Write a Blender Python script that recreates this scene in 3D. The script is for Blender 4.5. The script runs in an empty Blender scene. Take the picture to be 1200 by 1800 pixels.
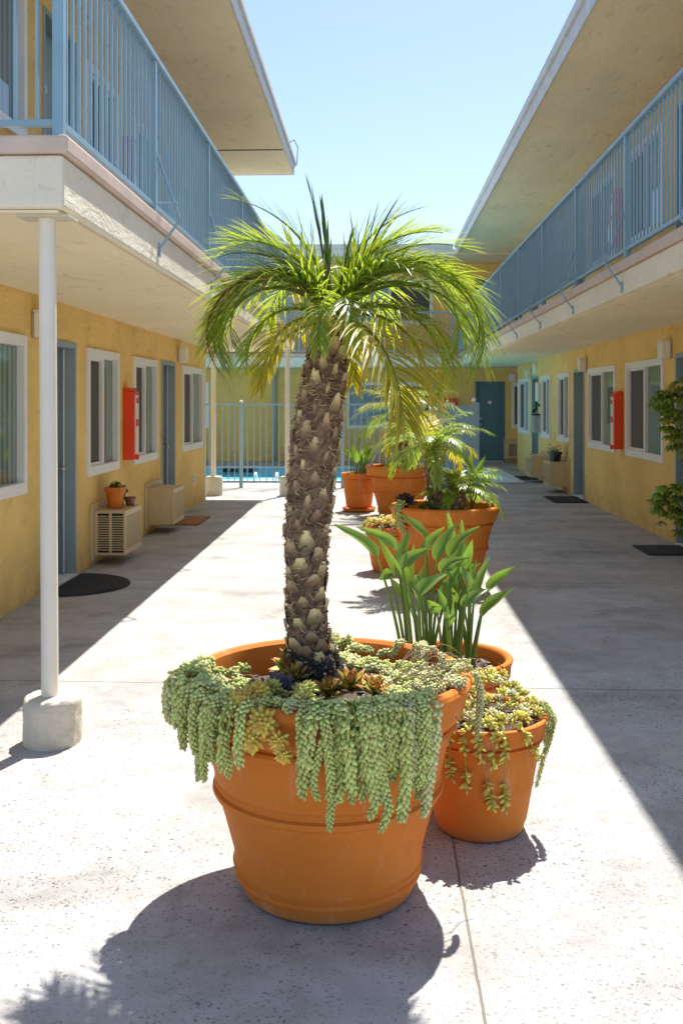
import bpy, math, random
import numpy as np
from mathutils import Vector, Matrix, noise as mnoise
random.seed(11); np.random.seed(11)
R = math.radians
S = bpy.context.scene
COL = S.collection

# ------------------------------------------------------------------ camera
cam = bpy.data.cameras.new('camera'); cam.sensor_fit = 'VERTICAL'; cam.sensor_height = 36
cam.lens = 35.0; cam.shift_y = -(900-706)/1800.0; cam.clip_end = 2000; cam.clip_start = 0.05
camo = bpy.data.objects.new('camera', cam); COL.objects.link(camo)
camo.location = (0, 0, 1.57); camo.rotation_euler = (R(90), 0, R(1.964)); S.camera = camo
cam.dof.use_dof = True; cam.dof.focus_distance = 3.3; cam.dof.aperture_fstop = 11

# ------------------------------------------------------------------ light
TX, TY = 0.168, 0.48                       # shadow shift per metre of height
SUN_EL = math.atan(1/math.hypot(TX, TY)); SUN_AZ = math.atan2(TX, TY)
W = bpy.data.worlds.new('World'); S.world = W; W.use_nodes = True
wn = W.node_tree.nodes; wl = W.node_tree.links
sky = wn.new('ShaderNodeTexSky'); sky.sky_type = 'NISHITA'; sky.sun_disc = False
sky.sun_elevation = SUN_EL; sky.sun_rotation = SUN_AZ
sky.air_density = 1.0; sky.dust_density = 0.9; sky.ozone_density = 1.3; sky.altitude = 20
wl.new(sky.outputs[0], wn['Background'].inputs[0]); wn['Background'].inputs[1].default_value = 0.056
sun = bpy.data.lights.new('sun', 'SUN'); sun.energy = 2.35; sun.angle = R(0.53); sun.color = (1, 0.965, 0.91)
suno = bpy.data.objects.new('sun', sun); COL.objects.link(suno)
suno.rotation_euler = Vector((-TX, -TY, -1)).to_track_quat('-Z', 'Y').to_euler()
suno.location = (3, 8, 20)
S.view_settings.view_transform = 'Standard'; S.view_settings.look = 'None'
S.view_settings.exposure = 1.84; S.view_settings.gamma = 1.0
S.cycles.max_bounces = 10; S.cycles.diffuse_bounces = 8; S.cycles.glossy_bounces = 3
S.cycles.transmission_bounces = 4; S.cycles.transparent_max_bounces = 6
S.cycles.caustics_reflective = False; S.cycles.caustics_refractive = False

# ------------------------------------------------------------------ helpers
class MB:
    """collects faces for ONE mesh, with a 0..1 along-the-leaf value and a random value"""
    def __init__(s): s.v = []; s.f = []; s.t = []; s.r = []
    def add(s, vs, fs, t=None, r=0.0):
        n = len(s.v); s.v.extend([tuple(p) for p in vs]); s.f.extend([tuple(i+n for i in f) for f in fs])
        s.t.extend(t if t is not None else [0.0]*len(vs))
        s.r.extend(r if isinstance(r, list) else [r]*len(vs))
    def box(s, a, b, r=0.0):
        x0, x1 = sorted((a[0], b[0])); y0, y1 = sorted((a[1], b[1])); z0, z1 = sorted((a[2], b[2]))
        s.add([(x0,y0,z0),(x1,y0,z0),(x1,y1,z0),(x0,y1,z0),(x0,y0,z1),(x1,y0,z1),(x1,y1,z1),(x0,y1,z1)],
              [(0,3,2,1),(4,5,6,7),(0,1,5,4),(1,2,6,5),(2,3,7,6),(3,0,4,7)], None, r)
    def tube(s, pts, rad, n=8, cap=True, r=0.0, tvals=None):
        pts = [Vector(p) for p in pts]; m = len(pts)
        if not hasattr(rad, '__len__'): rad = [rad]*m
        vs = []; ts = []; up = None
        for i, p in enumerate(pts):
            T = (pts[min(i+1, m-1)] - pts[max(i-1, 0)]).normalized()
            if up is None:
                up = Vector((0,0,1)) if abs(T.z) < .9 else Vector((1,0,0))
            A = T.cross(up).normalized(); B = A.cross(T).normalized(); up = B
            for k in range(n):
                a = 2*math.pi*k/n
                vs.append(p + (A*math.cos(a) + B*math.sin(a))*rad[i]); ts.append(tvals[i] if tvals else i/(m-1))
        fs = [(i*n+k, i*n+(k+1)%n, (i+1)*n+(k+1)%n, (i+1)*n+k) for i in range(m-1) for k in range(n)]
        if cap: fs += [tuple(reversed(range(n))), tuple((m-1)*n+k for k in range(n))]
        s.add(vs, fs, ts, r)
    def lathe(s, prof, n=64, c=(0,0,0), r=0.0):
        vs = [(c[0]+q*math.cos(2*math.pi*k/n), c[1]+q*math.sin(2*math.pi*k/n), c[2]+z) for q, z in prof for k in range(n)]
        m = len(prof)
        s.add(vs, [(i*n+k, i*n+(k+1)%n, (i+1)*n+(k+1)%n, (i+1)*n+k) for i in range(m-1) for k in range(n)], None, r)
    def disc(s, rad, z, n=48, c=(0,0)):
        s.add([(c[0]+rad*math.cos(2*math.pi*k/n), c[1]+rad*math.sin(2*math.pi*k/n), z) for k in range(n)], [tuple(range(n))])
    def build(s, name, m, parent=None, smooth=False, bevel=0, loc=None, autos=None):
        me = bpy.data.meshes.new(name); me.from_pydata(s.v, [], s.f)
        if m: me.materials.append(m)
        a = me.attributes.new('tip', 'FLOAT', 'POINT'); a.data.foreach_set('value', s.t)
        a = me.attributes.new('rnd', 'FLOAT', 'POINT'); a.data.foreach_set('value', s.r)
        if smooth or autos: me.shade_smooth()
        if autos: me.set_sharp_from_angle(angle=R(autos))
        me.update()
        o = bpy.data.objects.new(name, me); COL.objects.link(o)
        if parent: o.parent = parent
        if loc: o.location = loc
        if bevel:
            b = o.modifiers.new('bevel', 'BEVEL'); b.width = bevel; b.segments = 2; b.limit_method = 'ANGLE'
        return o

def tag(o, label, cat, group=None):
    o['label'] = label; o['category'] = cat
    if group: o['group'] = group
    return o
def thing(name, label, cat, loc=(0,0,0), rz=0, group=None):
    o = bpy.data.objects.new(name, None); COL.objects.link(o); o.empty_display_size = .1
    o.location = loc; o.rotation_euler = (0, 0, rz)
    return tag(o, label, cat, group)
def struct(o): o['kind'] = 'structure'; return o
KIDS = {}
def dup(root, loc, rz=None, label=None, scale=None):
    """a copy of a thing with copies of its parts and their sub-parts"""
    def rec(o, par):
        c = o.copy(); COL.objects.link(c)
        if par: c.parent = par
        for ch in [q for q in bpy.data.objects if q.parent == o]: rec(ch, c)
        return c
    r = rec(root, None); r.location = loc
    if rz is not None: r.rotation_euler = (0, 0, rz)
    if label: r['label'] = label
    if scale: r.scale = (scale,)*3
    return r

# ------------------------------------------------------------------ materials
def nt(name):
    m = bpy.data.materials.new(name); m.use_nodes = True
    t = m.node_tree; return m, t, t.nodes, t.links, t.nodes['Principled BSDF']
def ramp(N, stops, interp='LINEAR'):
    r = N.new('ShaderNodeValToRGB'); r.color_ramp.interpolation = interp
    while len(r.color_ramp.elements) < len(stops): r.color_ramp.elements.new(.5)
    for e, (p, c) in zip(r.color_ramp.elements, stops):
        e.position = p; e.color = (*c, 1) if len(c) == 3 else c
    return r
def mixc(N, L, fac, a, b, mode='MIX'):
    m = N.new('ShaderNodeMix'); m.data_type = 'RGBA'; m.blend_type = mode
    for sock, val in ((m.inputs[0], fac), (m.inputs[6], a), (m.inputs[7], b)):
        if hasattr(val, 'is_linked'): L.new(val, sock)
        elif isinstance(val, (int, float)): sock.default_value = val
        else: sock.default_value = (*val, 1)
    return m.outputs[2]
def math_(N, L, op, a, b=None):
    m = N.new('ShaderNodeMath'); m.operation = op
    for i, val in enumerate((a, b)):
        if val is None: continue
        if hasattr(val, 'is_linked'): L.new(val, m.inputs[i])
        else: m.inputs[i].default_value = val
    return m.outputs[0]
def coords(N, L, scale=(1,1,1), src='Object'):
    tc = N.new('ShaderNodeTexCoord'); mp = N.new('ShaderNodeMapping'); mp.inputs['Scale'].default_value = scale
    L.new(tc.outputs[src], mp.inputs[0]); return mp.outputs[0]
def noise(N, L, vec, scale, detail=4, rough=.55, dist=0):
    n = N.new('ShaderNodeTexNoise'); n.inputs['Scale'].default_value = scale; n.inputs['Detail'].default_value = detail
    n.inputs['Roughness'].default_value = rough; n.inputs['Distortion'].default_value = dist
    L.new(vec, n.inputs['Vector']); return n.outputs[0]
def bump(N, L, P, h, strength, dist=.01):
    b = N.new('ShaderNodeBump'); b.inputs['Strength'].default_value = strength; b.inputs['Distance'].default_value = dist
    L.new(h, b.inputs['Height']); L.new(b.outputs[0], P.inputs['Normal'])
def plain(name, c, rough=.5, var=.08, scale=6, metal=0, bmp=0, bscale=60, spec=.5):
    m, t, N, L, P = nt(name); v = coords(N, L)
    n = noise(N, L, v, scale)
    lo = tuple(x*(1-var) for x in c); hi = tuple(min(1, x*(1+var)) for x in c)
    r = ramp(N, [(.3, lo), (.7, hi)]); L.new(n, r.inputs[0]); L.new(r.outputs[0], P.inputs['Base Color'])
    P.inputs['Roughness'].default_value = rough; P.inputs['Metallic'].default_value = metal
    P.inputs['Specular IOR Level'].default_value = spec
    if bmp: bump(N, L, P, noise(N, L, v, bscale, 3), bmp, .004)
    return m
def stucco(name, c, stain=.12, bstr=.7, sc=1.0, horiz=False):
    m, t, N, L, P = nt(name); v = coords(N, L)
    vs = coords(N, L, (1, .35, 1) if not horiz else (1, 1, .3))
    big = noise(N, L, v, 1.1*sc, 5, .6); fine = noise(N, L, vs, 9*sc, 6, .65, .6); grit = noise(N, L, v, 55*sc, 3, .7)
    r = ramp(N, [(.3, tuple(x*(1-stain) for x in c)), (.7, tuple(min(1, x*(1+stain*.6)) for x in c))]); L.new(big, r.inputs[0])
    r2 = ramp(N, [(.3, (.72,.70,.66)), (.42, (1,1,1))]); L.new(fine, r2.inputs[0])
    col = mixc(N, L, .7, r.outputs[0], r2.outputs[0], 'MULTIPLY')
    sz = N.new('ShaderNodeSeparateXYZ'); L.new(v, sz.inputs[0]); gm = N.new('ShaderNodeMapRange')
    gm.inputs[1].default_value = 0; gm.inputs[2].default_value = .45; gm.inputs[3].default_value = .4; gm.inputs[4].default_value = 0; L.new(sz.outputs[2], gm.inputs[0])
    dirt = noise(N, L, v, 5, 6, .7); dr = ramp(N, [(.4, (0,0,0)), (.68, (1,1,1))]); L.new(dirt, dr.inputs[0])
    col = mixc(N, L, math_(N, L, 'MULTIPLY', gm.outputs[0], dr.outputs[0]), col, tuple(x*.45+.03 for x in c))
    strk = noise(N, L, coords(N, L, (7, 7, .35)), 1, 4, .6); sk = ramp(N, [(.58, (0,0,0)), (.75, (1,1,1))]); L.new(strk, sk.inputs[0])
    col = mixc(N, L, math_(N, L, 'MULTIPLY', sk.outputs[0], .16), col, tuple(x*.5 for x in c))
    L.new(col, P.inputs['Base Color'])
    P.inputs['Roughness'].default_value = .92; P.inputs['Specular IOR Level'].default_value = .2
    h = math_(N, L, 'ADD', math_(N, L, 'MULTIPLY', fine, 1.0), math_(N, L, 'MULTIPLY', grit, .35))
    bump(N, L, P, h, bstr, .02); return m
def leafmat(name, stops, rough=.45, transl=.35, tcol=(.45,.6,.05), rvar=.25, spec=.4, worn=0):
    """colour along the leaf (attribute tip), random per leaf, light coming through"""
    m, t, N, L, P = nt(name)
    at = N.new('ShaderNodeAttribute'); at.attribute_name = 'tip'
    ar = N.new('ShaderNodeAttribute'); ar.attribute_name = 'rnd'
    oi = N.new('ShaderNodeObjectInfo')
    r = ramp(N, stops); L.new(at.outputs['Fac'], r.inputs[0])
    hsv = N.new('ShaderNodeHueSaturation'); L.new(r.outputs[0], hsv.inputs['Color'])
    k = math_(N, L, 'ADD', math_(N, L, 'MULTIPLY', ar.outputs['Fac'], rvar*2), 1-rvar)
    k2 = math_(N, L, 'ADD', math_(N, L, 'MULTIPLY', oi.outputs['Random'], rvar), 1-rvar*.5)
    L.new(math_(N, L, 'MULTIPLY', k, k2), hsv.inputs['Value'])
    L.new(math_(N, L, 'ADD', math_(N, L, 'MULTIPLY', ar.outputs['Fac'], .05), .475), hsv.inputs['Hue'])
    lc = hsv.outputs[0]
    if worn:
        v = coords(N, L); wn_ = noise(N, L, v, 16, 5, .7); wr_ = ramp(N, [(.58, (0,0,0)), (.70, (1,1,1))]); L.new(wn_, wr_.inputs[0])
        lc = mixc(N, L, math_(N, L, 'MULTIPLY', wr_.outputs[0], worn), lc, (.34,.30,.06))
        ln = N.new('ShaderNodeTexWave'); ln.inputs['Scale'].default_value = 45; ln.inputs['Distortion'].default_value = 3; L.new(v, ln.inputs['Vector'])
        bump(N, L, P, ln.outputs[0], .25, .002)
    L.new(lc, P.inputs['Base Color']); P.inputs['Roughness'].default_value = rough
    P.inputs['Specular IOR Level'].default_value = spec
    if transl:
        tr = N.new('ShaderNodeBsdfTranslucent'); mx = N.new('ShaderNodeMixShader'); mx.inputs[0].default_value = transl
        L.new(mixc(N, L, .55, hsv.outputs[0], tcol), tr.inputs[0])
        L.new(P.outputs[0], mx.inputs[1]); L.new(tr.outputs[0], mx.inputs[2])
        L.new(mx.outputs[0], N['Material Output'].inputs[0])
    return m

def concrete_mat():
    m, t, N, L, P = nt('speckled_concrete'); v = coords(N, L)
    sep = N.new('ShaderNodeSeparateXYZ'); L.new(v, sep.inputs[0])
    big = noise(N, L, coords(N, L, (.55, 1.1, 1)), 1.3, 6, .62, .4)
    mid = noise(N, L, v, 9, 5, .6)
    c1 = ramp(N, [(.28, (.28,.27,.255)), (.48, (.445,.435,.42)), (.72, (.54,.535,.525))]); L.new(big, c1.inputs[0])
    c2 = ramp(N, [(.35, (.86,.85,.83)), (.6, (1,1,1))]); L.new(mid, c2.inputs[0])
    col = mixc(N, L, .8, c1.outputs[0], c2.outputs[0], 'MULTIPLY')
    # brown water stains, long across the walk
    st = noise(N, L, coords(N, L, (.5, 1.0, 1)), .9, 4, .6, .8)
    sr = ramp(N, [(.5, (0,0,0)), (.68, (1,1,1))]); L.new(st, sr.inputs[0])
    col = mixc(N, L, math_(N, L, 'MULTIPLY', sr.outputs[0], .5), col, (.41,.37,.32))
    bl = noise(N, L, coords(N, L, (1, .8, 1)), 2.6, 6, .68, .5); br = ramp(N, [(.46, (1,1,1)), (.62, (.80,.78,.75))]); L.new(bl, br.inputs[0])
    col = mixc(N, L, .8, col, br.outputs[0], 'MULTIPLY')
    # rock-salt pits
    wv = N.new('ShaderNodeVectorMath'); wv.operation = 'ADD'
    nz = N.new('ShaderNodeTexNoise'); nz.inputs['Scale'].default_value = 30; L.new(v, nz.inputs['Vector'])
    sc = N.new('ShaderNodeVectorMath'); sc.operation = 'SCALE'; sc.inputs['Scale'].default_value = .03; L.new(nz.outputs['Color'], sc.inputs[0])
    L.new(v, wv.inputs[0]); L.new(sc.outputs[0], wv.inputs[1])
    pits = []
    for scale, thr, prob in ((80, .26, .34), (160, .32, .44), (44, .17, .14)):
        mp = N.new('ShaderNodeMapping'); mp.inputs['Scale'].default_value = (.75, 1.0, .01); mp.inputs['Location'].default_value = (scale*.37, scale*.11, 0)
        L.new(wv.outputs[0], mp.inputs[0])
        vo = N.new('ShaderNodeTexVoronoi'); vo.inputs['Scale'].default_value = scale; L.new(mp.outputs[0], vo.inputs['Vector'])
        sx = N.new('ShaderNodeSeparateColor'); L.new(vo.outputs['Color'], sx.inputs[0])
        size = math_(N, L, 'MULTIPLY', math_(N, L, 'LESS_THAN', sx.outputs[0], prob), math_(N, L, 'MULTIPLY', sx.outputs[1], thr*1.6))
        pits.append(math_(N, L, 'LESS_THAN', vo.outputs['Distance'], size))
    pit = math_(N, L, 'MAXIMUM', math_(N, L, 'MAXIMUM', pits[0], pits[1]), pits[2])
    # worn smooth further along the walk
    zone = noise(N, L, v, .8, 3); zr = ramp(N, [(.36, (.25,.25,.25)), (.55, (1,1,1))]); L.new(zone, zr.inputs[0])
    far = N.new('ShaderNodeMapRange'); far.inputs[1].default_value = 5; far.inputs[2].default_value = 9; far.inputs[3].default_value = 1; far.inputs[4].default_value = .25
    L.new(sep.outputs[1], far.inputs[0])
    pf = math_(N, L, 'MULTIPLY', math_(N, L, 'MULTIPLY', pit, zr.outputs[0]), far.outputs[0])
    col = mixc(N, L, math_(N, L, 'MULTIPLY', pf, .85), col, (.11,.10,.095))
    # tooled joints
    def line(coord, pos, w):
        return math_(N, L, 'LESS_THAN', math_(N, L, 'ABSOLUTE', math_(N, L, 'SUBTRACT', coord, pos)), w)
    wob = math_(N, L, 'MULTIPLY', math_(N, L, 'SUBTRACT', noise(N, L, v, 6, 2), .5), .012)
    xx = math_(N, L, 'ADD', sep.outputs[0], wob); yy = math_(N, L, 'ADD', math_(N, L, 'ADD', sep.outputs[1], wob), math_(N, L, 'MULTIPLY', sep.outputs[0], .018))
    j = line(xx, .275, .0045)
    for y in (2.3, 5.5, 8.7, 11.9, 15.1, 18.3): j = math_(N, L, 'MAXIMUM', j, line(yy, y, .006))
    col = mixc(N, L, math_(N, L, 'MULTIPLY', j, .85), col, (.12,.10,.085))
    # grime round the long joint
    g = N.new('ShaderNodeMapRange'); g.inputs[1].default_value = 0; g.inputs[2].default_value = .09; g.inputs[3].default_value = .35; g.inputs[4].default_value = 0
    L.new(math_(N, L, 'ABSOLUTE', math_(N, L, 'SUBTRACT', xx, .275)), g.inputs[0])
    col = mixc(N, L, math_(N, L, 'MULTIPLY', g.outputs[0], mid), col, (.36,.29,.2))
    L.new(col, P.inputs['Base Color']); P.inputs['Roughness'].default_value = .82; P.inputs['Specular IOR Level'].default_value = .3
    h = math_(N, L, 'SUBTRACT', math_(N, L, 'MULTIPLY', noise(N, L, v, 60, 4, .7), .4), math_(N, L, 'MAXIMUM', pf, j))
    bump(N, L, P, h, .45, .006); return m

def terracotta_mat():
    m, t, N, L, P = nt('terracotta'); v = coords(N, L)
    n = noise(N, L, v, 4, 5, .6); r = ramp(N, [(.3, (.60,.17,.020)), (.7, (.68,.21,.034))]); L.new(n, r.inputs[0])
    dust = noise(N, L, coords(N, L, (1,1,.5)), 14, 6, .7); dr = ramp(N, [(.6, (0,0,0)), (.78, (1,1,1))]); L.new(dust, dr.inputs[0])
    sep = N.new('ShaderNodeSeparateXYZ'); L.new(v, sep.inputs[0])
    foot = N.new('ShaderNodeMapRange'); foot.inputs[1].default_value = 0.0; foot.inputs[2].default_value = .05; foot.inputs[3].default_value = .75; foot.inputs[4].default_value = 0
    L.new(sep.outputs[2], foot.inputs[0])
    col = mixc(N, L, math_(N, L, 'MULTIPLY', dr.outputs[0], .22), r.outputs[0], (.62,.42,.30))
    col = mixc(N, L, math_(N, L, 'MULTIPLY', foot.outputs[0], dust), col, (.33,.22,.15))
    sk = noise(N, L, coords(N, L, (9, 9, .8)), 1.6, 5, .65); skr = ramp(N, [(.56, (0,0,0)), (.72, (1,1,1))]); L.new(sk, skr.inputs[0])
    col = mixc(N, L, math_(N, L, 'MULTIPLY', skr.outputs[0], .30), col, (.76,.50,.34))
    dk = noise(N, L, coords(N, L, (1, 1, 1)), 7, 6, .7); dkr = ramp(N, [(.60, (0,0,0)), (.74, (1,1,1))]); L.new(dk, dkr.inputs[0])
    col = mixc(N, L, math_(N, L, 'MULTIPLY', dkr.outputs[0], .42), col, (.40,.13,.03))
    L.new(col, P.inputs['Base Color']); P.inputs['Roughness'].default_value = .7; P.inputs['Specular IOR Level'].default_value = .2
    bump(N, L, P, math_(N, L, 'ADD', n, math_(N, L, 'MULTIPLY', dust, .3)), .12, .006); return m

def glass_mat(name, c, spec=.6):
    m, t, N, L, P = nt(name); v = coords(N, L)
    wv = N.new('ShaderNodeTexWave'); wv.wave_type = 'BANDS'; wv.bands_direction = 'Y'; wv.inputs['Scale'].default_value = 3.2
    wv.inputs['Distortion'].default_value = .6; wv.inputs['Detail'].default_value = 2; L.new(v, wv.inputs['Vector'])
    r = ramp(N, [(.2, tuple(x*.7 for x in c)), (.8, tuple(x*1.2 for x in c))]); L.new(wv.outputs[0], r.inputs[0])
    L.new(r.outputs[0], P.inputs['Base Color']); P.inputs['Roughness'].default_value = .02
    P.inputs['Specular IOR Level'].default_value = spec; P.inputs['IOR'].default_value = 1.52
    bump(N, L, P, noise(N, L, v, 1.5, 1), .03, .02); return m

M = {}
M['concrete'] = concrete_mat()
M['wall'] = stucco('gold_stucco', (.85,.595,.215), .16, 1.0)
M['soffit'] = stucco('cream_soffit_stucco', (.88,.78,.55), .07, .55, .8)
M['fascia'] = stucco('cream_band_stucco', (.86,.79,.64), .08, .8)
M['cap'] = plain('pink_cap_paint', (.62,.49,.42), .7, .1, 5, bmp=.2)
M['trim'] = plain('eave_trim_paint', (.70,.68,.66), .55, .12, 7, bmp=.1)
M['rail'] = plain('slate_blue_paint', (.235,.385,.49), .42, .07, 4)
M['white'] = plain('white_vinyl', (.80,.79,.77), .4, .03, 5)
M['postpaint'] = plain('cream_post_paint', (.82,.765,.65), .5, .05, 4)
M['base'] = stucco('cream_footing', (.72,.66,.53), .1, 1.0, 1.6)
M['glass'] = glass_mat('green_window_glass', (.17,.235,.19))
M['glassblue'] = glass_mat('blue_window_glass', (.14,.24,.30))
M['screen'] = plain('dark_insect_screen', (.085,.075,.065), .75, .12, 20)
M['door'] = plain('grey_blue_door_paint', (.36,.40,.40), .45, .05, 3)
M['frame'] = plain('blue_grey_frame_paint', (.27,.34,.365), .45, .06, 3)
M['teal'] = plain('teal_door_paint_shaded', (.085,.19,.235), .45, .06, 3)  # teal paint, darkened in its colour for the shade on the far doors
M['metal'] = plain('brushed_metal', (.55,.55,.54), .3, .05, 9, metal=.9)
M['ac'] = plain('beige_cabinet_paint', (.62,.485,.27), .5, .05, 5)
M['dark'] = plain('black_recess', (.02,.02,.02), .8, .2)
M['red'] = plain('red_cabinet_paint', (.80,.06,.008), .35, .06, 4)
M['lampglass'] = plain('frosted_lamp_glass', (.82,.80,.74), .25, .03)
M['blackmat'] = plain('black_rubber_mat', (.012,.013,.018), .8, .4, 40, bmp=.8, bscale=90)
M['navymat'] = plain('dark_navy_mat', (.028,.034,.045), .85, .4, 30, bmp=.8, bscale=90)
M['coir'] = plain('brown_coir_mat', (.36,.16,.045), .95, .45, 12, bmp=1, bscale=160)
M['terra'] = terracotta_mat()
M['soil'] = plain('dark_potting_soil', (.075,.05,.035), .95, .5, 30, bmp=1, bscale=90)
M['bark'] = leafmat('palm_trunk_fibre', [(0,(.14,.09,.06)), (.4,(.36,.245,.15)), (.72,(.58,.41,.235)), (1,(.72,.55,.34))], .9, 0, rvar=.45, spec=.15)
M['roots'] = leafmat('dark_root_mass', [(0,(.035,.028,.026)), (.7,(.06,.048,.042)), (1,(.12,.095,.08))], .85, 0, rvar=.5, spec=.3)
M['palm'] = leafmat('palm_green', [(0,(.28,.31,.08)), (.12,(.18,.28,.03)), (.7,(.25,.34,.035)), (1,(.50,.43,.06))], .33, .5, (.72,.85,.03), .25, .5)
M['palmy'] = leafmat('palm_yellow_green', [(0,(.22,.22,.05)), (.3,(.19,.23,.025)), (.75,(.38,.31,.03)), (1,(.48,.30,.05))], .4, .5, (.95,.80,.03), .25)
M['palmd'] = leafmat('palm_dry_frond', [(0,(.30,.13,.04)), (.5,(.36,.17,.07)), (1,(.44,.27,.15))], .8, .25, (.6,.25,.06), .35)
M['palms'] = leafmat('palm_spear_green', [(0,(.24,.26,.12)), (.4,(.085,.15,.03)), (1,(.07,.12,.03))], .4, .25, (.4,.6,.05), .2)
M['palmf'] = leafmat('palm_fresh_green', [(0,(.30,.32,.08)), (.3,(.24,.35,.05)), (1,(.38,.45,.07))], .32, .46, (.6,.75,.05), .25, .5)
M['bop'] = leafmat('broad_leaf_green', [(0,(.20,.28,.05)), (.35,(.20,.29,.07)), (.45,(.11,.195,.045)), (.75,(.13,.22,.05)), (1,(.30,.38,.09))], .30, .33, (.45,.7,.04), .32, .5, .45)
M['burro'] = leafmat('sea_green_sedum', [(0,(.38,.42,.09)), (.6,(.55,.60,.19)), (1,(.80,.77,.36))], .6, .12, (.6,.7,.2), .2, .25)
M['burroy'] = leafmat('pale_yellow_sedum', [(0,(.46,.47,.16)), (.7,(.64,.62,.31)), (1,(.80,.74,.48))], .6, .15, (.75,.75,.2), .2, .25)
M['gold'] = leafmat('golden_sedum_leaf', [(0,(.50,.52,.07)), (.6,(.74,.70,.16)), (1,(.86,.66,.22))], .45, .2, (.85,.75,.08), .22, .35)
M['goldr'] = leafmat('orange_tipped_leaf', [(0,(.54,.54,.08)), (.5,(.76,.65,.13)), (1,(.86,.54,.12))], .45, .2, (.9,.65,.08), .2, .35)
M['redtip'] = leafmat('red_tipped_leaf', [(0,(.17,.22,.04)), (.5,(.28,.29,.05)), (.8,(.48,.26,.045)), (1,(.48,.12,.02))], .42, .22, (.8,.45,.03), .3)
M['purple'] = leafmat('purple_grey_leaf', [(0,(.14,.15,.12)), (.5,(.13,.11,.14)), (1,(.16,.10,.14))], .5, .05, (.3,.3,.2), .2)
M['maroon'] = leafmat('dark_maroon_leaf', [(0,(.10,.08,.05)), (.5,(.085,.055,.045)), (1,(.09,.045,.045))], .5, .03, (.3,.3,.2), .3)
M['limegreen'] = leafmat('lime_rosette_leaf', [(0,(.32,.40,.06)), (.6,(.48,.52,.10)), (1,(.60,.52,.14))], .45, .2, (.7,.8,.08), .2)
M['jade'] = leafmat('small_green_leaf', [(0,(.05,.11,.02)), (1,(.09,.18,.03))], .4, .2, (.4,.6,.05), .3)
M['scheff'] = leafmat('variegated_leaf', [(0,(.12,.19,.03)), (.5,(.16,.25,.04)), (1,(.30,.36,.07))], .32, .3, (.55,.7,.05), .5)
M['scheffy'] = leafmat('yellow_variegated_leaf', [(0,(.10,.15,.03)), (.4,(.42,.42,.10)), (1,(.5,.47,.14))], .35, .3, (.7,.75,.1), .3)
M['stem'] = plain('dry_brown_stem', (.25,.17,.12), .8, .3, 20)
M['mulch'] = leafmat('bark_mulch', [(0,(.16,.12,.10)), (1,(.30,.25,.22))], .9, 0, rvar=.6, spec=.1)
M['bluepot'] = plain('blue_glazed_pot', (.12,.22,.24), .25, .15, 12)
M['blackpot'] = plain('black_glazed_pot', (.025,.02,.018), .2, .2, 12)
M['redpot'] = plain('oxblood_glazed_pot', (.22,.07,.05), .3, .2, 10)
M['greenglass'] = plain('green_glass_jar', (.06,.13,.08), .15, .1, 10)
M['orange'] = plain('orange_flower', (.75,.28,.04), .6, .2, 30)
M['coping'] = plain('pool_coping', (.74,.73,.70), .7, .06, 6, bmp=.2)
M['plaster'] = plain('pool_plaster', (.35,.68,.78), .7, .05, 3)
M['paper'] = plain('white_sign_face', (.78,.79,.80), .6, .03)
M['ink'] = plain('blue_sign_ink', (.03,.07,.35), .6, .05)
M['redink'] = plain('red_sign_ink', (.6,.03,.02), .6, .05)
M['panel'] = plain('pale_blue_panel', (.26,.42,.50), .4, .06, 3)

# ------------------------------------------------------------------ ground, pool
PX0, PX1, PY0, PY1 = -7.5, 2.6, 19.45, 23.35
g = MB(); X = [-400, PX0, PX1, 400]; Y = [-200, PY0, PY1, 900]
vs = [(x, y, 0) for y in Y for x in X]
g.add(vs, [(j*4+i, j*4+i+1, j*4+i+5, j*4+i+4) for j in range(3) for i in range(3) if not (i == 1 and j == 1)])
struct(g.build('ground', M['concrete']))
b = MB()
for a, c in (((PX0,PY0-.25,.004),(PX1,PY0+.06,.035)), ((PX0,PY1-.06,.004),(PX1,PY1+.25,.035))): b.box(a, c)
for a, c in (((PX0-.25,PY0-.25,.004),(PX0,PY1+.25,.035)), ((PX1,PY0-.25,.004),(PX1+.25,PY1+.25,.035))): b.box(a, c)
struct(b.build('pool_coping', M['coping'], bevel=.01))
b = MB(); b.add([(PX0,PY0,-1.4),(PX1,PY0,-1.4),(PX1,PY1,-1.4),(PX0,PY1,-1.4),(PX0,PY0,0),(PX1,PY0,0),(PX1,PY1,0),(PX0,PY1,0)],
                [(0,1,2,3),(0,4,5,1),(1,5,6,2),(2,6,7,3),(3,7,4,0)])
struct(b.build('pool_basin', M['plaster']))
m, t, N, L, P = nt('pool_water'); v = coords(N, L)
r = ramp(N, [(.35, (.03,.62,.86)), (.65, (.20,.80,.93))]); L.new(noise(N, L, v, 1.3, 3), r.inputs[0]); L.new(r.outputs[0], P.inputs['Base Color'])
P.inputs['Roughness'].default_value = .08; P.inputs['Specular IOR Level'].default_value = .05
bump(N, L, P, noise(N, L, v, 5, 3), .25, .03)
b = MB(); b.add([(PX0,PY0,-.1),(PX1,PY0,-.1),(PX1,PY1,-.1),(PX0,PY1,-.1)], [(0,1,2,3)])
struct(b.build('pool_water', m))

# ------------------------------------------------------------------ buildings
# every facade is drawn in its own frame: a = along the wall, z = up, n = out of the wall
class Face:
    def __init__(s, origin, along, out): s.o = Vector(origin); s.a = Vector(along); s.n = Vector(out)
    def p(s, a, n, z): q = s.o + s.a*a + s.n*n; return (q.x, q.y, q.z+z)
    def box(s, mb, a0, a1, n0, n1, z0, z1): mb.box(s.p(a0, n0, z0), s.p(a1, n1, z1))

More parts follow.
